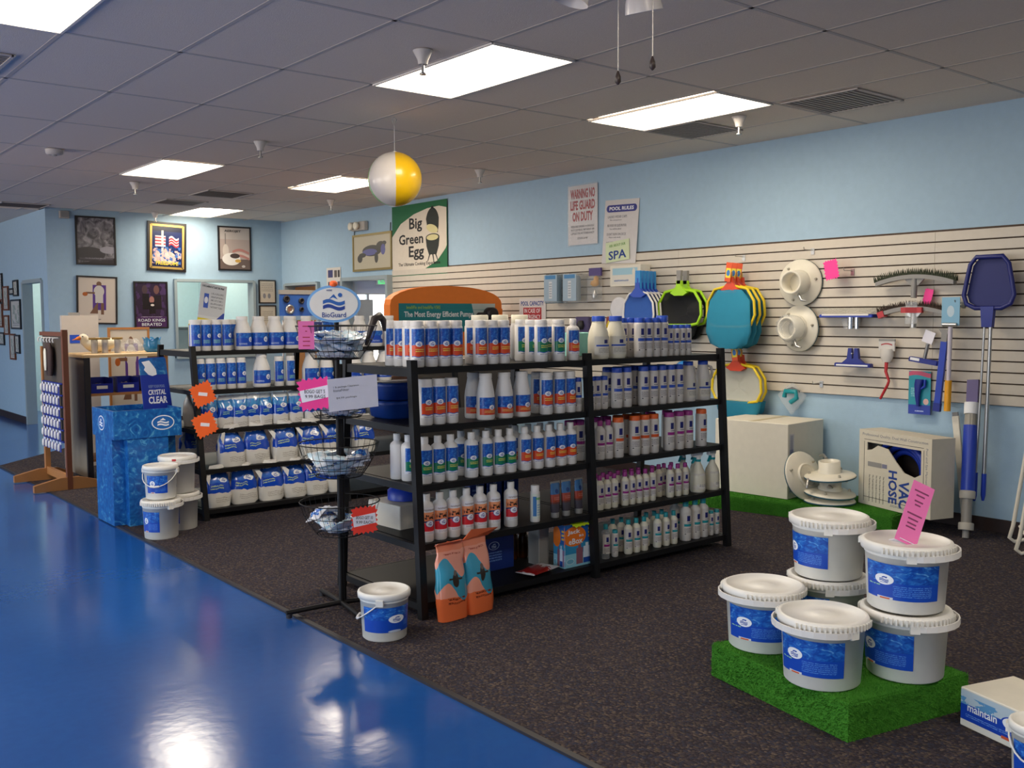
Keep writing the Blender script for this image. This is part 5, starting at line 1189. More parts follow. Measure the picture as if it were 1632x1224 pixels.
# ================================================================ goods on the slatwall (local x to the right, -y out of the wall)
def on_slats(name, label, cat, y, z, out=.0, group=None, rot=None): return thing(name, label, cat, (SX-out, y, z), RZ, group, rot=(rot[0], rot[1], RZ+rot[2]) if rot else None)
def hook_mesh(L=.12):
    b = MB(); b.tube([(0, -.004, 0), (0, -L, .0), (0, -L-.01, .02)], .0035, 5); b.box((0, -.003, -.01), (.03, .005, .05)); return b.mesh('hook', K['steel'])
for k, (y, z, lab) in enumerate(((5.3, 2.04, 'empty slatwall hook above the yellow-rimmed nets'), (4.62, 2.06, 'empty slatwall hook above the upper pipe flange'), (4.26, 1.88, 'slatwall hook beside the pink zig-zag card'), (4.52, .99, 'empty slatwall hook left of the blue squeegee'), (3.38, 1.62, 'slatwall hook left of the blue leaf rake'))):
    tag(ob('slatwall_hook', hook_mesh(), None, (SX, y, z), (0, 0, RZ)), lab, 'hook', 'slatwall hooks')
# water filters in clear packs
FIL = Paint('filter_print', '9fb4c4', [('r', .1, .9, .84, .98, '4a86b8'), ('r', .38, .62, .1, .75, 'd0d4d8'), ('t', .4, .6, .15, .7, 6, '7a8a98')], .3).m
for k, (y, lab) in enumerate(((7.62, 'clear blue filter pack on the slats, left one'), (7.33, 'clear blue filter pack on the slats, right one'))):
    t = on_slats('filter_pack', lab, 'pack', y, 1.82, .0, 'clear packs on the slats'); MB().box((0, -.09, 0), (.22, .16, .3), ch=.015).build('shell', Paint('tinted_clear', '8aa6b8', (), .15, alpha=.45).m if k == 0 else K['clear'], t)
    MB().lathe([(.05, -.13), (.055, -.12), (.055, .1), (.04, .13)], 16, M=rotm(0, 0, 0, (0, -.09, 0))).build('cartridge', plain('pale_cartridge', '9eb2c2', .5), t); q = MB(); q.add([(-.1, -.172, -.13), (.1, -.172, -.13), (.1, -.172, .14), (-.1, -.172, .14)], [(0, 1, 2, 3)], [[(0, 0), (1, 0), (1, 1), (0, 1)]]); q.build('front_card', FIL, t); MB().tube([(0, 0, .145), (0, -.18, .145)], .004, 5).build('hanger', K['steel'], t)
t = on_slats('duck_float_pack', 'clear pack with yellow floating duck and purple header', 'pack', 7.08, 1.83); MB().box((0, -.06, -.02), (.16, .09, .26), ch=.02).build('shell', K['clear'], t); MB().box((0, -.05, .145), (.17, .02, .08)).build('header_card', plain('purple_card', '4a3a7a', .5), t)
loft([(.02, .02, 0, 0, 0, 2), (.05, .04, .02, 0, 0, 2), (.045, .035, .05, 0, 0, 2), (.025, .024, .065, .02, 0, 2), (.028, .026, .085, .022, 0, 2), (.01, .01, .105, .022, 0, 2)]).build('duck', plain('toy_yellow', 'd89a1e', .4), t, (0, -.06, .0)); MB().lathe([(.02, -.13), (.03, -.1), (.01, -.03)], 10, M=rotm(0, 0, 0, (0, -.06, 0))).build('weight', K['steel'], t)
t = on_slats('equipment_box', 'white equipment box with blue printed picture on the slats', 'box', 6.58, 1.92); MB().box((0, -.075, 0), (.40, .14, .2), ch=.004).build('body', K['card'], t); q = MB(); q.add([(-.17, -.1462, -.08), (.17, -.1462, -.08), (.17, -.1462, .08), (-.17, -.1462, .08)], [(0, 1, 2, 3)], [[(0, 0), (1, 0), (1, 1), (0, 1)]]); q.build('front_print', Paint('equipment_print', 'd9d5cb', [('r', .02, .98, .55, .95, '9cc4d4'), ('e', .84, .7, .06, .22, 'd8d4c8'), ('r', .8, .88, .15, .7, 'd8d4c8'), ('t', .08, .65, .12, .3, 1, '4a6aa0')], .5).m, t)
# small dark and red packs below the filters
for k, (y, w_, m_, lab) in enumerate(((7.28, .2, 'navy', 'dark violet mask pack low on the slats'), (6.85, .16, 'red', 'red and yellow toy pack low on the slats'), (6.6, .18, 'blue', 'small blue pack low on the slats'))):
    t = on_slats('toy_pack', lab, 'pack', y, 1.42); MB().box((0, -.03, 0), (w_, .05, .22), ch=.01).build('card', [plain('violet_pack', '4a4068', .5), plain('red_pack', '8a3a2e', .5), plain('blue_pack', '3a6a9a', .5)][k], t); MB().lathe([(.03, -.04), (.05, 0), (.03, .05)], 12, M=rotm(0, 0, 0, (0, -.06, .02))).build('blister', [K['dark'], K['yellow'], K['tealcap']][k], t)
# hanging nets
def net(t, w_, h_, rim, mesh, hub, hubm, rimr=.011, deep=.07, shape='d', sag=.3, hz=0):
    """hand net seen face on: rim loop, sagging mesh bag, hub and short handle; origin at the hub"""
    if shape == 'd': L = [(-.10*w_, -.02), (-.34*w_, -.12*h_), (-.48*w_, -.4*h_), (-.5*w_, -.72*h_), (-.42*w_, -.95*h_), (-.25*w_, -h_), (.25*w_, -h_), (.42*w_, -.95*h_), (.5*w_, -.72*h_), (.48*w_, -.4*h_), (.34*w_, -.12*h_), (.10*w_, -.02)]
    else: L = [(-.07*w_, -.02), (-.3*w_, -.1*h_), (-.47*w_, -.3*h_), (-.5*w_, -.55*h_), (-.46*w_, -.8*h_), (-.4*w_, -h_), (.4*w_, -h_), (.46*w_, -.8*h_), (.5*w_, -.55*h_), (.47*w_, -.3*h_), (.3*w_, -.1*h_), (.07*w_, -.02)]
    MB().tube([(x, 0, z) for x, z in L], rimr, 7, closed=True).build('rim', rim, t)
    cx, cz = 0, -.5*h_-sag*.0; m_ = 6; n_ = len(L)*2; ring_ = []
    for i in range(len(L)): a, b2 = L[i], L[(i+1) % len(L)]; ring_ += [a, ((a[0]+b2[0])/2, (a[1]+b2[1])/2)]
    vs = []; rnd = random.Random(int(w_*1000))
    for j in range(m_+1):
        f = j/m_
        for (x, z) in ring_:
            xx = x*(1-f**1.6*.97); zz = cz+(z-cz)*(1-f**1.6*.97)
            zz -= sag*h_*f*(1 if z < cz else .25)*(1-.5*f)
            vs.append((xx+rnd.uniform(-.004, .004)*(0 < j < m_), .005+deep*math.sin(f*PI/2)*(1-.1*rnd.random()), zz))
    b = MB(); b.add(vs, [(j*n_+k, j*n_+(k+1) % n_, (j+1)*n_+(k+1) % n_, (j+1)*n_+k) for j in range(m_) for k in range(n_)], None, True); b.add(vs[-n_:], [tuple(range(n_))]); b.build('net_bag', mesh, t)
    MB().prism([(-.07, -.03), (-.1, -.05), (-.05, -.075), (.05, -.075), (.1, -.05), (.07, -.03), (.03, .01), (.025, .06), (-.025, .06), (-.03, .01)], .03).build('hub', hubm, t, (0, 0, hz))
    MB().tube([(0, 0, .05), (0, 0, .1)], .014, 8).build('handle_socket', hub, t, (0, 0, hz))
TEALNET = Paint('teal_net', '2a8fb0', (), .8, alpha=.82).m; BLKNET = Paint('black_net', '1c1c20', (), .7, alpha=.93).m; WHTNET = Paint('white_net', 'cfcfc4', (), .8, alpha=.75).m; BLUNET = plain('blue_net', '2a5cb0', .6)
tagm = MB().prism([(-.03, -.08), (.03, -.08), (.03, .08), (-.03, .08)], .003).mesh('hang_tag', Paint('tag_print', 'e0582a', [('r', .1, .9, .2, .7, 'e8d83a'), ('e', .5, .45, .3, .16, '3a7ac0')], .5).m)
for k in range(3):
    t = on_slats('skimmer_net', f'yellow-rimmed teal skimmer net, {["front", "middle", "rear"][2-k]} one of three on a hook', 'net', 5.27-.02*k, 1.80, .08+.095*k, 'yellow-rimmed teal nets')
    net(t, .5, .36, K['yellow'], TEALNET, K['yellow'], plain('red_orange_hub', 'd8431e', .4), .012, .05, 'd', .45); ob('hang_tag', tagm, t, (.0, -.03, .1), (0, R(8), 0))
    dr = loft([(.10, .02, -.54, 0, -.02, 2.2), (.19, .03, -.50, 0, -.022, 2.4), (.235, .036, -.40, 0, -.024, 2.4), (.225, .034, -.26, 0, -.022, 2.4), (.21, .026, -.14, 0, -.015, 2.4), (.12, .016, -.05, 0, -.008, 2)], 22); crumple(dr, .005); dr.build('draped_net', TEALNET, t)
for k in range(2):
    t = on_slats('skimmer_net', f'lime-rimmed black leaf net, {["front", "rear"][1-k]} one of two on a hook', 'net', 5.88-.02*k, 1.79, .08+.11*k, 'lime-rimmed black nets')
    net(t, .5, .34, K['lime'], BLKNET, K['grey'], K['lime'], .014, .10, 'd', .42); loft([(.07, .02, -.47, 0, .05, 2), (.13, .04, -.43, 0, .05, 2), (.17, .05, -.33, 0, .05, 2)]).build('net_foot', BLKNET, t); MB().prism([(-.02, 0), (.02, 0), (.025, .12), (-.025, .12)], .03).build('clip', K['grey'], t, (0, 0, .03))
for k in range(5):
    t = on_slats('leaf_skimmer', f'white-rimmed blue leaf skimmer, {ORD[4-k]} counted from the front', 'net', 6.3-.015*k, 1.78, .06+.065*k, 'white-rimmed blue leaf skimmers')
    net(t, .38, .42, K['white'], BLUNET, K['bluecap'], K['bluecap'], .010, .02, 's', .05); MB().prism([(-.035, 0), (.035, 0), (.03, .17), (-.03, .17)], .02).build('handle', plain('sky_handle', '2a8ad0', .4), t)
for k in range(2):
    t = on_slats('skimmer_net', f'yellow-rimmed white and teal net, {["front", "rear"][1-k]} one below the teal nets', 'net', 5.26-.02*k, 1.14, .08+.09*k, 'yellow-rimmed white nets')
    net(t, .52, .34, K['yellow'], WHTNET, K['yellow'], plain('red_orange_hub_b', 'd8431e', .4), .012, .04, 'd', .3); loft([(.12, .03, -.5, 0, .03, 2), (.22, .05, -.42, 0, .03, 2), (.24, .05, -.33, 0, .03, 2)]).build('net_foot', TEALNET, t); ob('hang_tag', tagm, t, (.0, -.03, .09), (0, R(-8), 0))
# white pipe flanges (suction covers)
FLG = plain('pvc_white', 'e2dccc', .35)
def flange_parts(R_=.19, rs=.095, L=.13, plasticw=False):
    ps = [('disc', MB().lathe([(R_*.3, 0), (R_, 0), (R_, .008), (R_*.96, .016), (R_*.6, .03), (rs*1.15, .035)], 36).mesh('disc', FLG)), ('gasket', MB().lathe([(R_*1.0, -.004), (R_*1.012, 0), (R_*1.0, .006)], 36, cap=(False, False)).mesh('gasket', plain('teal_gasket', '2a5a6a', .5)))]
    ps.append(('spout', MB().lathe([(rs*1.12, .03), (rs*1.1, .05), (rs, .055), (rs, .035+L), (rs*.82, .035+L), (rs*.8, .04)], 28, cap=(False, True)).mesh('spout', FLG)))
    b = MB()
    for a in (40, 160, 280): b.lathe([(.012, .02), (.008, .04)], 8, M=rotm(0, 0, 0, (R_*.78*math.cos(R(a)), R_*.78*math.sin(R(a)), 0)))
    ps.append(('screw_boss', b.mesh('screw_boss', plain('pvc_grey', 'a8a292', .5))))  # bosses in a greyer tone than the disc
    b = MB(); b.tube([(-rs*1.0, -rs*.5, .12), (-rs*1.5, -rs*.9, .14), (-rs*1.6, -rs*1.3, .13)], .012, 6, taper=[1, 1, .6]); ps.append(('clamp', b.mesh('clamp', K['steel'])))
    if plasticw:
        w2_ = loft([(rs*1.05, rs*1.05, .06, 0, 0, 2), (rs*1.2, rs*1.18, .12, 0, 0, 2), (rs*1.05, rs*1.1, .17, .01, 0, 2), (rs*.7, rs*.6, .15, -.01, 0, 2)], 18); crumple(w2_, .006); ps.append(('plastic_wrap', w2_.mesh('plastic_wrap', K['film'])))
    return ps
fl1 = flange_parts(); fl2 = flange_parts(plasticw=True)
place(fl1, 'pipe_flange', 'white pipe flange with bare spout, upper on the slats', 'flange', (SX-.03, 4.71, 1.80), 0, 'white pipe flanges', rot=(0, -PI/2, R(6)))
place(fl2, 'pipe_flange', 'white pipe flange wrapped in plastic, lower on the slats', 'flange', (SX-.03, 4.71, 1.43), 0, 'white pipe flanges', rot=(0, -PI/2, R(-6)))
burst('price_card', 'pink zig-zag card pinned on the slats near the flanges', (SX-.14, 4.36, 1.89), RZ, .13, .16, K['pink'], tilt=(0, R(-10), 0))
burst('price_card', 'small pink zig-zag card behind the brush handle', (SX-.05, 3.62, 1.66), RZ, .07, .14, K['pink'], tilt=(0, R(14), 0))
# brushes
def brush(t, w_, back, bristle, curve=.05, thick=.03, h_=.04, bl=.04, sock=None, sk=.14):
    n_ = 14; top = [((i/n_-.5)*w_, -curve*(2*i/n_-1)**2) for i in range(n_+1)]
    MB().prism(top+[(x, z-h_) for x, z in top[::-1]], thick).build('back', back, t)
    b = MB(); rnd = random.Random(int(w_*999))
    for i in range(46):
        f = i/45; x = (f-.5)*w_*1.02; z = -curve*(2*f-1)**2
        for y in (-.012, .012):
            dx = (f-.5)*.03; b.add([(x-.007, y-.006, z-.004), (x+.007, y-.006, z-.004), (x+.007, y+.006, z-.004), (x-.007, y+.006, z-.004), (x+dx+rnd.uniform(-.004, .004), y-.01+rnd.uniform(-.006, .006), z+bl*rnd.uniform(.8, 1.1))], [(0, 1, 4), (1, 2, 4), (2, 3, 4), (3, 0, 4)])
    o = b.build('bristles', bristle, t); o['kind'] = 'stuff'
    if sock: MB().tube([(0, 0, -h_*.6), (0, -.01, -h_-sk)], .022, 10).build('handle_socket', sock, t); MB().prism([(-.09, -h_*.6), (.09, -h_*.6), (.03, -h_-.05), (-.03, -h_-.05)], .02).build('bracket', sock, t)
GBR = plain('olive_bristle', '3a4030', .9); BBR = plain('brown_bristle', '3a2c24', .9)
t = on_slats('pool_brush', 'wide green-black bristled pool brush, topmost on the slats', 'brush', 3.70, 1.83, .09); brush(t, .60, K['grey'], GBR, .05, .05, .03, .05, K['grey'], .14)
t = on_slats('pool_brush', 'wide brown-bristled pool brush with red end, second down', 'brush', 3.70, 1.60, .09); brush(t, .54, K['grey'], BBR, .05, .045, .03, .045, K['steel'], .13); MB().box((0, 0, 0), (.05, .054, .045), M=rotm(0, -20, 0, (-.25, -.004, -.062))).build('end_cap', K['red'], t); MB().box((.0, -.04, -.05), (.09, .01, .16)).build('wrapper_tag', K['film'], t); MB().box((0, -.03, -.03), (.16, .03, .04)).build('red_bracket', K['red'], t)
t = on_slats('pool_vacuum', 'long blue and white vacuum head with fluffy strip', 'vacuum head', 4.235, 1.53, .09); MB().box((0, 0, 0), (.46, .1, .022), ch=.006).build('plate', K['blue'], t); MB().box((0, -.004, .008), (.40, .104, .012)).build('white_strip', K['white'], t)
loft([(.27, .05, .0, 0, .03, 4), (.28, .055, .02, 0, .03, 4), (.26, .045, .05, 0, .03, 4)], 22).build('fluffy_strip', plain('fleece', 'c4beb0', .95, bump=(90, 1, .02)), t, (0, 0, .012)); MB().lathe([(.022, -.1), (.022, -.01)], 12).build('hose_spout', plain('chrome', 'c4c4c6', .15, 1), t, (.02, 0, 0)); MB().lathe([(.018, -.1), (.018, -.01)], 12).build('hose_spout', plain('chrome_b', 'c4c4c6', .15, 1), t, (.075, 0, 0)); MB().prism([(-.05, -.02), (.02, -.02), (.0, -.1), (-.03, -.1)], .03).build('clip', K['film'], t)
t = on_slats('vacuum_brush', 'blue triangular vacuum brush with twin handles, lower on the slats', 'brush', 4.19, 1.15, .08); MB().box((0, 0, 0), (.31, .05, .03), ch=.006).build('bar', K['navy'], t); MB().prism([(-.1, .01), (.1, .01), (.05, .05), (.04, .13), (.012, .13), (.006, .05), (-.006, .05), (-.012, .13), (-.04, .13), (-.05, .05)], .03).build('twin_neck', K['navy'], t); MB().box((0, -.027, -.002), (.27, .003, .012)).build('white_strip', K['whiteink'], t); MB().tube([(0, .078, .09), (0, -.03, .09)], .005, 5).build('hanger', K['steel'], t)
t = on_slats('hand_brush', 'red bent-handled hand brush in a clear pack', 'brush', 3.93, 1.14, .05); MB().tube([(0, 0, .06), (.0, -.01, -.03), (.03, -.015, -.1), (.02, -.015, -.13), (-.04, -.01, -.24)], .011, 8, taper=[1.3, 1.1, .9, 1, .9]).build('handle', K['red'], t); loft([(.03, .02, 0, 0, 0, 2), (.055, .035, .05, 0, 0, 2), (.05, .03, .1, 0, 0, 2)]).build('bristle_head', plain('clear_bristle', 'd4cfc8', .4), t, (0, 0, .04)); MB().box((0, .0, .17), (.13, .012, .09)).build('header_card', Paint('brush_header', 'c9c4be', [('w', .15, .85, .5, .1, .5, .06, 'a83a3a'), ('r', 0, 1, .8, 1, '8a8680')], .3).m, t)
t = on_slats('algae_brush', 'small blue angled brush hanging beside the blue pole', 'brush', 3.62, 1.20, .08, rot=(0, R(8), 0)); MB().box((0, 0, 0), (.22, .045, .035), ch=.006).build('bar', K['navy'], t); MB().tube([(.0, 0, .0), (.015, -.01, .13)], .014, 8).build('handle_socket', K['steel'], t); MB().box((-.06, -.024, .004), (.07, .004, .02)).build('white_strip', K['whiteink'], t); MB().box((-.04, .02, .17), (.08, .004, .09), M=rotm(0, 12, 0)).build('hang_tag', K['paper'], t)
t = on_slats('blister_card', 'teal and blue blister card with small tool, lower on the slats', 'card', 3.68, .96, .02); q = MB(); q.add([(-.085, -.003, -.16), (.085, -.003, -.16), (.085, -.003, .16), (-.085, -.003, .16)], [(0, 1, 2, 3)], [[(0, 0), (1, 0), (1, 1), (0, 1)]]); q.box((0, 0, 0), (.17, .004, .32)); q.build('card', Paint('teal_card_print', '1a8ea0', [('r', 0, 1, 0, .22, '2038a0'), ('w', 0, 1, .93, .03, .7, .05, 'c04a6a'), ('t', .1, .42, .4, .62, 5, '9ad0d8'), ('e', .8, .3, .12, .07, 'd8b0a8'), ('t', .3, .7, .05, .1, 1, 'b8c8f0')], .35).m, t)
loft([(.01, .01, -.1, .0, -.02, 2), (.02, .015, -.02, -.005, -.022, 2), (.03, .02, .06, 0, -.022, 2), (.035, .02, .1, .01, -.02, 2)]).build('tool', K['navy'], t); MB().tube([(.0, -.02, .02), (.05, -.02, .05), (.05, -.02, .1)], .01, 6).build('tool_grip', K['blue'], t)
t = on_slats('goggle_pack', 'clear bag with small teal goggles hanging at the slat foot', 'pack', 4.77, .88, .04); MB().prism([(0, .1), (.13, .0), (.1, -.05), (0, -.16), (-.1, -.05), (-.13, 0)], .03).build('clear_bag', K['film'], t); MB().tube([(-.06, -.02, -.02), (-.05, -.02, .03), (.05, -.02, .03), (.06, -.02, -.02), (0, -.02, -.06)], .02, 8).build('goggles', K['tealcap'], t); MB().tube([(-.07, 0, .03), (0, 0, .055), (.07, 0, .03)], .012, 6).build('strap', K['dark'], t)
# deep blue leaf rake with two hanging poles
t = on_slats('leaf_rake', 'deep blue leaf rake scoop at right end of the slats', 'leaf rake', 3.13, 1.58, .16)
P = [(-.09, 0), (-.15, .03), (-.17, .09), (-.15, .2), (-.13, .3), (-.09, .35), (.09, .35), (.13, .3), (.15, .2), (.17, .09), (.15, .03), (.09, 0)]
MB().tube([(x, 0, z) for x, z in P], .016, 8, closed=True).build('rim', plain('deep_navy', '1a2270', .45), t); MB().prism([(x*.94, .17+(z-.17)*.94) for x, z in P], .006).build('scoop', plain('deep_blue_mesh', '1c2468', .6), t, (0, .03, 0)); MB().prism([(-.045, .01), (.045, .01), (.035, -.13), (-.035, -.13)], .04).build('socket', K['navy'], t)
for k, (x0, x1, z1, lab) in enumerate(((-.022, -.055, .26, 'thin aluminium pole with blue grip under the rake, left one'), (.02, .005, .27, 'thicker aluminium pole with blue grip under the rake, right one'))):
    t = thing('telescopic_pole', lab, 'pole', (SX-.16, 3.13, 0), RZ, 'aluminium poles'); rr = (.009, .013)[k]
    MB().tube([(x0, 0, 1.46), ((x0+x1)/2, 0, .9)], rr, 8).build('shaft', K['steel'], t); MB().tube([((x0+x1)/2, 0, .92), (x1, 0, .42)], rr*1.18, 8).build('shaft', K['steel'], t); MB().tube([(x1, 0, .44), (x1-.003, 0, z1+.02), (x1-.004, 0, z1-.02)], .017, 8, taper=[1, 1, .5]).build('grip', K['blue'], t)
# white pole with yellow grip, blue pole, and the blue hand pump leaning below
t = on_slats('test_pole', 'white slim pole with yellow grip hung from a header card', 'pole', 3.41, 1.25, .12); MB().tube([(0, 0, .22), (-.004, 0, -.2)], .016, 8).build('shaft', plain('lilac_white', 'cfc8d4', .4), t); MB().tube([(-.004, 0, -.18), (-.008, 0, -.40)], .024, 8).build('grip', plain('amber_grip', 'e8a41e', .4), t); MB().box((0, .0, .31), (.13, .006, .2)).build('header_card', Paint('pole_header', '7fb0cc', [('e', .5, .5, .2, .2, 'b8ccd8')], .4).m, t); MB().tube([(-.05, -.012, .215), (.05, -.012, .215)], .014, 8).build('cross_bar', K['steel'], t)
t = on_slats('brush_pole', 'blue flat pole with grey flared top, leaning to the right', 'pole', 3.48, 1.12, .10, rot=(0, R(5), 0)); MB().box((0, 0, .0), (.045, .025, .46)).build('shaft', K['blue'], t); MB().prism([(-.02, 0), (.02, 0), (.022, .06), (.045, .085), (-.045, .085), (-.022, .06)], .03).build('flared_top', K['grey'], t, (0, 0, .225)); MB().box((0, 0, -.25), (.05, .03, .06)).build('clip', K['navy'], t)
t = thing('hand_pump', 'blue hand pump standing on the floor against the wall', 'pump', (6.60, 3.16, .008), RZ, rot=(R(-12.5), R(-5), RZ))
MB().lathe([(.022, 0), (.022, .06)], 12).build('tip', K['grey'], t); MB().lathe([(.05, .055), (.05, .10), (.045, .105)], 18).build('collar', plain('light_grey_pvc', 'aaa69e', .5), t); MB().lathe([(.034, .10), (.034, .28)], 14).build('neck', plain('clear_grey_tube', '8a8680', .3), t); MB().lathe([(.05, .27), (.052, .28), (.052, .32), (.046, .325)], 18).build('collar', plain('light_grey_pvc_b', 'aaa69e', .5), t)
MB().lathe([(.044, .32), (.046, .33), (.046, .78)], 20).build('barrel', K['blue'], t); MB().lathe([(.042, .78), (.04, .86)], 18).build('sleeve', plain('clear_sleeve', '9a968c', .2), t); MB().lathe([(.047, .86), (.047, .94)], 18).build('label', K['whiteink'], t); MB().box((.01, -.0, 1.02), (.08, .04, .16)).build('hang_card', plain('violet_card', '5a5080', .5), t)
t = thing('white_batten', 'white flat batten leaning in the corner behind the hand pump', 'batten', (6.8, 3.25, .008), RZ, rot=(R(-4), R(-9), RZ)); MB().box((0, 0, .42), (.05, .02, .8), ch=.004).build('board', K['card'], t); MB().box((0, 0, .83), (.04, .016, .03)).build('end_cap', K['grey'], t)

# ================================================================ low turf platform by the right wall and its boxes
turf_platform('display_platform', 'low green turf platform along the right wall under the boxes', [(6.42, 3.60), (6.0, 5.6), (6.93, 5.6), (6.93, 3.62)], .112)
PT2 = .122
t = thing('carton', 'large plain white carton with blue corner print on turf', 'box', (6.615, 4.79, PT2), R(5)); MB().box((0, 0, .29), (.55, .66, .58), ch=.004).build('body', K['card'], t); MB().box((0, 0, .5815), (.54, .05, .002)).build('tape_seam', plain('tape', 'c9bd9c', .5), t)
q = MB(); q.add([(-.2765, -.24, .05), (-.2765, -.31, .05), (-.2765, -.31, .5), (-.2765, -.24, .5)], [(0, 1, 2, 3)], [[(0, 0), (1, 0), (1, 1), (0, 1)]])
q = MB(); q.add([(-.255, -.3312, .04), (-.185, -.3312, .04), (-.185, -.3312, .5), (-.255, -.3312, .5)], [(0, 1, 2, 3)], [[(0, 0), (1, 0), (1, 1), (0, 1)]]); q.build('corner_print', Paint('corner_print', 'c9c6c8', [('r', .2, .8, .72, .98, '9a9aa8'), ('r', .15, .85, .6, .74, '7a7a9a'), ('r', .25, .75, .2, .62, '2a3a9a'), ('t', .15, .85, .02, .56, 16, '3a4aa0')], .5).m, t)
# vac hose box
VB = plain('hose_box_card', 'd2cab8', .65); HX, HY, HZ = .71, .21, .56
t = thing('hose_box', 'white vacuum hose box with window showing coiled blue hose', 'box', (6.668, 3.648, PT2), R(-107.5))
W0, W1, V0, V1 = -.27, .26, .30, .47      # cut-out window in the front face
P = [(W0, V1), (W1, V1), (W1, .30), (.2, .27), (.1, .29), (.02, .36), (-.06, .44), (-.16, .455), (-.22, .42), (W0, .41)]
b = MB(); b.box((0, HY/2-.004, HZ/2), (HX, .008, HZ)); b.box((-HX/2+.004, 0, HZ/2), (.008, HY-.016, HZ)); b.box((HX/2-.004, 0, HZ/2), (.008, HY-.016, HZ)); b.box((0, 0, .004), (HX-.016, HY-.016, .008)); b.box((0, 0, HZ-.004), (HX-.016, HY-.016, .008)); b.build('body', VB, t)
# front face as four strips round the window plus the curved shoulder
b = MB(); yf_ = -HY/2+.004
b.box((0, yf_, (HZ+V1)/2), (HX, .008, HZ-V1)); b.box(((-HX/2+W0)/2, yf_, V1/2), (W0+HX/2, .008, V1)); b.box(((HX/2+W1)/2, yf_, V1/2), (HX/2-W1, .008, V1))
low = [(W0, 0), (W1, 0), (W1, .30), (.2, .27), (.1, .29), (.02, .36), (-.06, .44), (-.16, .455), (-.22, .42), (W0, .41)]
b.prism(low, .008, M=Matrix.Translation((0, yf_, 0))); b.build('front_panel', VB, t)
b = MB()
for k in range(3): b.tube([(0+(.24-.045*k)*math.cos(2*PI*i/28), -.04+.03*k, .28+(.22-.04*k)*math.sin(2*PI*i/28)) for i in range(28)], .021, 8, closed=True)
b.build('hose_coil', K['blue'], t)
DB = plain('hose_box_dark', '241a16', .8); MB().box((0, .085, .28), (.66, .004, .5)).build('inner_back', DB, t)
yf_ -= .0045
text(t, 'VAC', (.105, yf_, .13), .2, .1, K['blueink'], rot=(PI/2, PI/2, 0), bold=.03); text(t, 'HOSE', (-.005, yf_, .17), .24, .085, K['blueink'], rot=(PI/2, PI/2, 0), bold=.03)
text(t, 'Professional Quality, Dual Wall Construction', (0, yf_, .525), .64, .026, K['greyink']); text(t, 'Pool and Spa Maintenance Equipment', (.31, yf_, .27), .44, .024, K['greyink'], rot=(PI/2, PI/2, 0)); text(t, 'Exterior Diameter', (.12, yf_, .03), .3, .024, K['greyink'], rot=(PI/2, PI, 0))
for k in range(5): text(t, 'Fits Most Standard Connections', (-.2+.036*k-.04, yf_, .13), .2, .012, K['ink'], rot=(PI/2, PI/2, 0))
MB().box((-.19, yf_, .31), (.14, .002, .035)).build('cuff_print', K['grey'], t); MB().box((-.09, yf_, .31), (.05, .002, .03)).build('cuff_print', plain('mauve_grey', '7a7a90', .6), t)
b = MB()
for (x, z, w_, h_) in ((-.30, .25, .003, .45), (.285, .25, .003, .45), (-.01, .49, .585, .003), (-.01, .06, .585, .003)): b.box((x, yf_, z), (w_, .0015, h_))
b.build('border_line', K['ink'], t)
# stacked flanges on the turf
FLP = flange_parts(.19, .08, .085); FLB = flange_parts(.19, .08, .012)
for (ps_, lab, loc, rt) in ((FLB, 'bottom white flange of the pile on the turf', (6.52, 4.165, PT2+.006), (0, 0, 0)), (FLP, 'tilted white flange in the middle of the turf pile', (6.52, 4.165, PT2+.065), (R(3), R(-4), R(40))), (FLP, 'top white flange of the turf pile, spout up', (6.52, 4.165, PT2+.195), (R(2), R(5), R(200)))):
    place(ps_, 'pipe_flange', lab, 'flange', loc, 0, 'white pipe flanges', rot=rt)
place(FLB, 'pipe_flange', 'white flange leaning on edge behind the turf pile', 'flange', (6.45, 4.355, PT2+.185), 0, 'white pipe flanges', rot=(R(72), 0, R(-8)))
# white tubular stand cut by the right frame edge
t = thing('tube_stand', 'white bent tubular metal stand cut off by the right edge', 'stand', (6.36, 2.72, .008), R(-60)); b = MB(); b.tube([(.12, .0, .9), (.02, 0, .12), (.0, 0, .04), (.03, 0, .015), (.08, -.0, .03), (.5, 0, .1)], .013, 8); b.build('frame_tube', K['card'], t); MB().tube([(.12, .35, .9), (.02, .35, .12), (.0, .35, .04), (.03, .35, .015), (.08, .35, .03), (.5, .35, .1)], .013, 8).build('frame_tube', K['card'], t); MB().tube([(.06, 0, .12), (.06, .35, .12)], .01, 6).build('cross_tube', K['card'], t)

# ================================================================ displays behind the near rack
# orange arched pump display
t = thing('pump_display', 'orange arched pump display with teal banner behind the bottles', 'display', (6.05, 8.5, 0)); W2 = .72
P = [(-W2, 0), (W2, 0), (W2, 1.68)]+[(W2*math.cos(a)*1.0, 1.66+.2*math.sin(a)**.8) for a in [PI*i/16 for i in range(1, 16)]]+[(-W2, 1.66)]
MB().prism([(x, max(z, 1.12)) for x, z in P], .12).build('arch_board', K['orange'], t)
for x in (-.6, .6): MB().box((x, .0, .57), (.06, .06, 1.12)).build('stand_post', K['black'], t)
MB().box((W2+.03, .05, 1.37), (.06, .1, .5)).build('side_wing', K['orange'], t)
MB().box((0, -.18, .5), (1.36, .22, 1.0), ch=.01).build('counter', plain('counter_dark', '4a4440', .6), t)
sg = ob('banner', MB().box((0, 0, 0), (1.24, .006, .30)).mesh('banner', plain('banner_teal', '127c84', .4)), t, (0, -.066, 1.525))
ob('pale_end', MB().prism([(.38, -.15), (.62, -.15), (.62, .15), (.30, .15)], .001).mesh('pale_end', plain('banner_pale', 'b8c4c0', .4)), sg, (0, -.0038, 0))
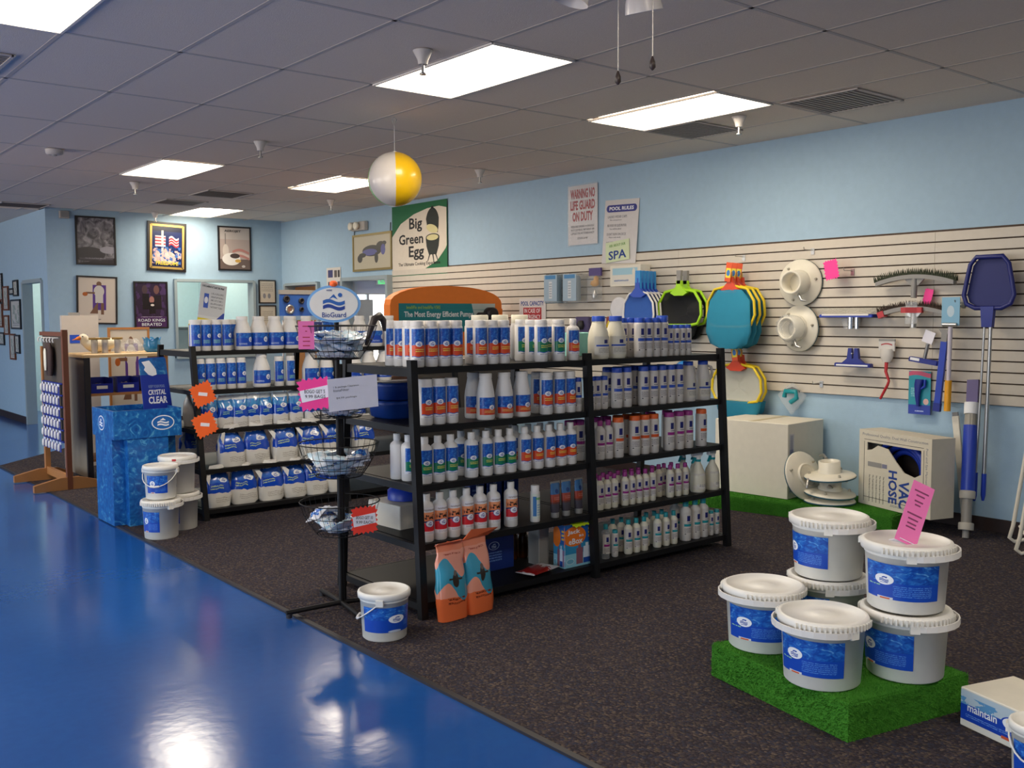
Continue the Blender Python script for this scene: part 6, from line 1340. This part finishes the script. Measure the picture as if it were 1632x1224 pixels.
text(sg, 'The Most Energy Efficient Pumps', (-.12, -.0042, .03), .88, .075, K['whiteink'], bold=.02); text(sg, 'IntelliFlo and IntelliFlo VSRS', (-.32, -.0042, .11), .42, .034, plain('lime_ink', 'a8c83a', .6)); MB().box((0, -.0042, .083), (1.2, .0008, .004)).build('rule_line', K['tealcap'], sg)
PB = plain('pump_black', '1e1c20', .5); loft([(.05, .03, 0, 0, 0, 2), (.1, .045, .03, 0, 0, 2.4), (.1, .045, .12, 0, 0, 2.4), (.05, .03, .16, 0, 0, 2)]).build('pump_motor', PB, t, (.40, -.125, 1.42)); MB().lathe([(.06, -.05), (.075, -.04), (.075, .04), (.06, .05)], 20, M=rotm(90, 0, 0, (.52, -.125, 1.56))).build('pump_housing', PB, t)
for (s_, x, w_) in (('a', -.38, .2), ('b', -.05, .16)): MB().box((x, -.2, 1.16), (w_, .06, .32)).build('leaflet_holder', K['card'], t)
# gauge board on an easel near the far corner
t = thing('fitting_board', 'blue sample board with round fittings on an easel', 'sample board', (5.38, 10.5, 0)); MB().box((0, 0, 1.68), (.5, .02, .26)).build('board', plain('board_blue', '2a5aa8', .4), t); MB().box((0, -.004, 1.83), (.52, .03, .05)).build('header_strip', K['grey'], t); MB().box((0, -.02, 1.53), (.56, .05, .05)).build('ledge', plain('ledge_blue', '7a94b0', .4), t)
for x, z, r_ in ((-.17, 1.75, .04), (-.13, 1.63, .055), (.02, 1.73, .035), (.02, 1.63, .028), (.18, 1.75, .03), (.17, 1.63, .045)): MB().lathe([(r_, 0), (r_*1.05, .01), (r_*.8, .025), (r_*.55, .02), (r_*.5, .004)], 18, M=rotm(90, 0, 0, (x, -.012, z))).build('fitting', K['dark'] if r_ < .05 else K['steel'], t)
for x in (-.2, .2): MB().tube([(x, .02, 1.82), (x, .06, .0)], .012, 6).build('easel_leg', K['steel'], t)
MB().tube([(0, .03, 1.7), (0, .4, .0)], .012, 6).build('easel_leg', K['steel'], t)
# teal box and white round disc behind the right bay
carton('pool_toy_box', "pale teal box at the back of near rack's top shelf", (4.36, 4.68, Z1), (.16, .12, .15), plain('pale_teal_card', '8accc0', .6))
t = on_slats('round_disc_pack', 'white round disc standing in front of the blue skimmers', 'disc', 6.53, 1.60, .26); MB().lathe([(.11, 0), (.115, .005), (.115, .02), (.1, .026)], 30, M=rotm(90, 0, 0)).build('disc', plain('disc_white', 'd8d6d8', .4), t); MB().box((0, .02, -.07), (.3, .012, .18)).build('tray', K['card'], t); MB().tube([(0, .03, .0), (0, .26, .0)], .006, 6).build('hanger', K['steel'], t)
t = on_slats('float_pack', 'bright blue round float low behind the rack post', 'float', 5.86, .98, .12); MB().lathe([(.02, -.02), (.13, -.018), (.15, 0), (.13, .018), (.02, .02)], 26, M=rotm(90, 0, 0)).build('float', plain('float_blue', '2a86d8', .35), t); MB().lathe([(.06, -.024), (.062, .0), (.06, .024)], 20, M=rotm(90, 0, 0)).build('centre_ring', K['white'], t); MB().tube([(0, .0, .12), (0, .115, .12)], .005, 5).build('hanger', K['steel'], t)

# ================================================================ ceiling things
def sprinkler():
    return [('escutcheon', MB().lathe([(.055, 0), (.05, -.01), (.03, -.05), (.026, -.075)][::-1], 16).mesh('escutcheon', plain('sprinkler_white', 'cfc8c2', .5))), ('head', MB().tube([(0, 0, -.07), (0, 0, -.12)], .009, 8).lathe([(.02, -.13), (.022, -.122), (.01, -.118)], 10).mesh('head', K['steel']))]
spk = sprinkler()
for k, ((x, y), lab) in enumerate(zip(((3.10, 4.54), (3.62, 7.7), (6.03, 7.85), (5.94, 4.6), (3.63, 10.82), (6.09, 10.98), (4.87, 13.73)), ('below the nearest ceiling light', 'alone left of the hanging ball', 'right of the hanging ball near wall', 'below the right ceiling light', 'below the far left ceiling light', 'below the light behind the ball', 'closest to the picture wall'))):
    place(spk, 'sprinkler', f'white ceiling sprinkler {lab}', 'sprinkler', (x, y, 2.996), 0, 'ceiling sprinklers')
t = thing('smoke_detector', 'round white smoke detector on the ceiling at left', 'smoke detector', (2.39, 9.14, 2.996)); MB().lathe([(.05, -.045), (.07, -.035), (.075, 0)], 20).build('body', plain('detector_white', 'c4bcb6', .5), t); MB().lathe([(.02, -.052), (.022, -.045)], 12).build('cap', K['grey'], t)
VD = plain('vent_dark', '98908a', .6); VDD = plain('vent_brown', '5a4a44', .6)
for k, (x, y, w_, d_, lab) in enumerate(((6.08, 3.84, .56, .56, 'grey ceiling vent near the right wall, nearest the camera'), (6.09, 5.16, .56, .5, 'grey ceiling vent beside the right ceiling light'), (4.78, 11.25, .54, .56, 'brown slotted ceiling vent between the far lights'), (4.70, 12.35, .52, .5, 'brown slotted ceiling vent nearest the picture wall'), (1.1, 6.3, .56, .56, 'grey ceiling vent at the left frame edge'), (3.2, 14.9, .56, .5, 'dark ceiling vent over the hall corner'))):
    t = thing('ceiling_vent', lab, 'vent', (x, y, 2.996), 0, 'ceiling vents')
    if k == 5: t.location = (3.2, 13.85, 2.996)
    b = MB(); 
    for s_ in (-1, 1): b.box((s_*w_/2, 0, -.003), (.02, d_+.02, .008)); b.box((0, s_*d_/2, -.003), (w_, .02, .008))
    b.build('frame', GRID, t)
    for i in range(14): MB().box((0, -d_/2+d_*(i+.5)/14, -.001), (w_-.02, d_/14*.55, .004), M=None).build('slat', VDD if k in (2, 3, 5) else VD, t)
    MB().box((0, 0, .003), (w_-.02, d_-.02, .002)).build('backing', VDD if k in (2, 3, 5) else VD, t)
# hanging beach ball
t = thing('beach_ball', 'yellow, white and green beach ball hanging from the ceiling', 'ball', (3.94, 6.149, 2.545)); rB = .197
PC = [K['white'], plain('ball_yellow', 'eebe14', .3, coat=.3), plain('ball_white', 'd9d2cc', .3, coat=.3), plain('ball_green', '5cae2e', .3, coat=.3), plain('ball_white_b', 'd9d2cc', .3, coat=.3), plain('ball_blue', '3a7ac8', .3, coat=.3)]
view = math.degrees(math.atan2(-6.149, -3.94))
for k, (a0, a1, m_) in enumerate(((0, 80, 1), (-74, 0, 2), (-150, -74, 3), (80, 150, 4), (150, 210, 5))):
    b = MB(); n1, n2 = 8, 16; vs = []
    for i in range(n1+1):
        az = R(view+2+a0+(a1-a0)*i/n1)
        for j in range(n2+1): th = PI*j/n2; vs.append((rB*math.sin(th)*math.cos(az), rB*math.sin(th)*math.sin(az), rB*math.cos(th)))
    b.add(vs, [(i*(n2+1)+j, i*(n2+1)+j+1, (i+1)*(n2+1)+j+1, (i+1)*(n2+1)+j) for i in range(n1) for j in range(n2)], None, True); b.build('panel', PC[m_], t)
MB().tube([(0, 0, rB), (0, 0, .39)], .0015, 4).build('string', K['whiteink'], t); MB().tube([(0, 0, .385), (-.014, .011, .43), (0, 0, .447), (.014, -.011, .43)], .0022, 4, closed=True).build('hook', K['steel'], t); MB().lathe([(.014, 0), (.014, .006)], 10).build('valve', K['white'], t, (0, 0, rB-.002))
# ceiling fan mostly above the frame, only its glass shades and pull chains dip in
FX, FY = 1.99, 1.95
t = thing('ceiling_fan', 'white ceiling fan at the top edge with two pull chains', 'ceiling fan', (FX, FY, 2.996)); FW = plain('fan_white', 'd4cec8', .4)
MB().lathe([(.07, -.05), (.075, -.02), (.07, 0)], 18).build('canopy', FW, t); MB().tube([(0, 0, -.04), (0, 0, -.2)], .012, 8).build('down_rod', FW, t); MB().lathe([(.06, -.36), (.12, -.33), (.13, -.24), (.09, -.2)], 22).build('motor', FW, t)
for k in range(5):
    a = 72*k+20; MB().prism([(-.06, 0), (.06, 0), (.075, .46), (-.075, .46)], .008, M=rotm(-90, 0, 0)).build('blade', plain('blade_wood', '8a6a4a', .5) if k == 0 else K['palewood'], t, (.13*math.cos(R(a)), .13*math.sin(R(a)), -.3), (R(8), 0, R(a-90)))
for k in range(3):
    a = 120*k+15; MB().lathe([(.055, -.13), (.05, -.1), (.03, -.05), (.018, -.03)], 14, cap=(False, True)).build('glass_shade', plain('milk_glass', 'd6d0cc', .3), t, (.1*math.cos(R(a)), .1*math.sin(R(a)), -.455), (R(18)*math.sin(R(a)), -R(18)*math.cos(R(a)), 0))
for (dx, dy, L, lab) in ((-.012, -.004, .775, 0), (.05, -.075, .74, 0)):
    MB().tube([(dx, dy, -.36), (dx, dy, -L)], .0016, 4).build('pull_chain', K['steel'], t); MB().lathe([(.002, -L-.038), (.009, -L-.03), (.008, -L-.016), (.002, -L)], 10, M=Matrix.Translation((dx, dy, 0))).build('chain_bob', plain('dark_wood_bob', '3a2c26', .4), t)
# side room: green exit sign and dim reflections beyond the glass; shelf things in the office
t = thing('exit_sign', 'small green lit exit sign seen through the side window', 'exit sign', (8.835, 14.16, 2.14), 0); MB().box((0, 0, 0), (.3, .05, .14)).build('housing', K['white'], t); MB().box((0, -.027, 0), (.28, .004, .12)).build('lit_face', emit('exit_green', '4ad070', 1.2), t); text(t, 'EXIT', (0, -.031, 0), .2, .07, K['whiteink'], bold=.03); MB().box((0, .02, 0), (.1, .03, .08)).build('back_plate', K['steel'], t)
t = thing('reflection_shelf', 'brown shelf standing in for dark reflections in the side window', 'shelf', (7.75, 13.6, 0), RZ)  # stands in for the dark reflections in the window glass
for x in (-.5, .5): MB().box((x, 0, .9), (.04, .4, 1.8)).build('side', plain('dim_brown', '6a5650', .7), t)
for z in (.4, .9, 1.4, 1.78): MB().box((0, 0, z), (1.0, .4, .03)).build('shelf', plain('dim_brown_b', '6a5650', .7), t)
t = thing('office_cabinet', 'low pale cabinet inside the room behind the opening', 'cabinet', (5.9, 15.4, 0)); MB().box((0, 0, .68), (1.7, .5, 1.36), ch=.01).build('body', plain('cabinet_grey', 'a8b4b4', .5), t); MB().box((0, 0, 1.375), (1.74, .54, .03)).build('top', plain('cabinet_top', '8a9696', .5), t)
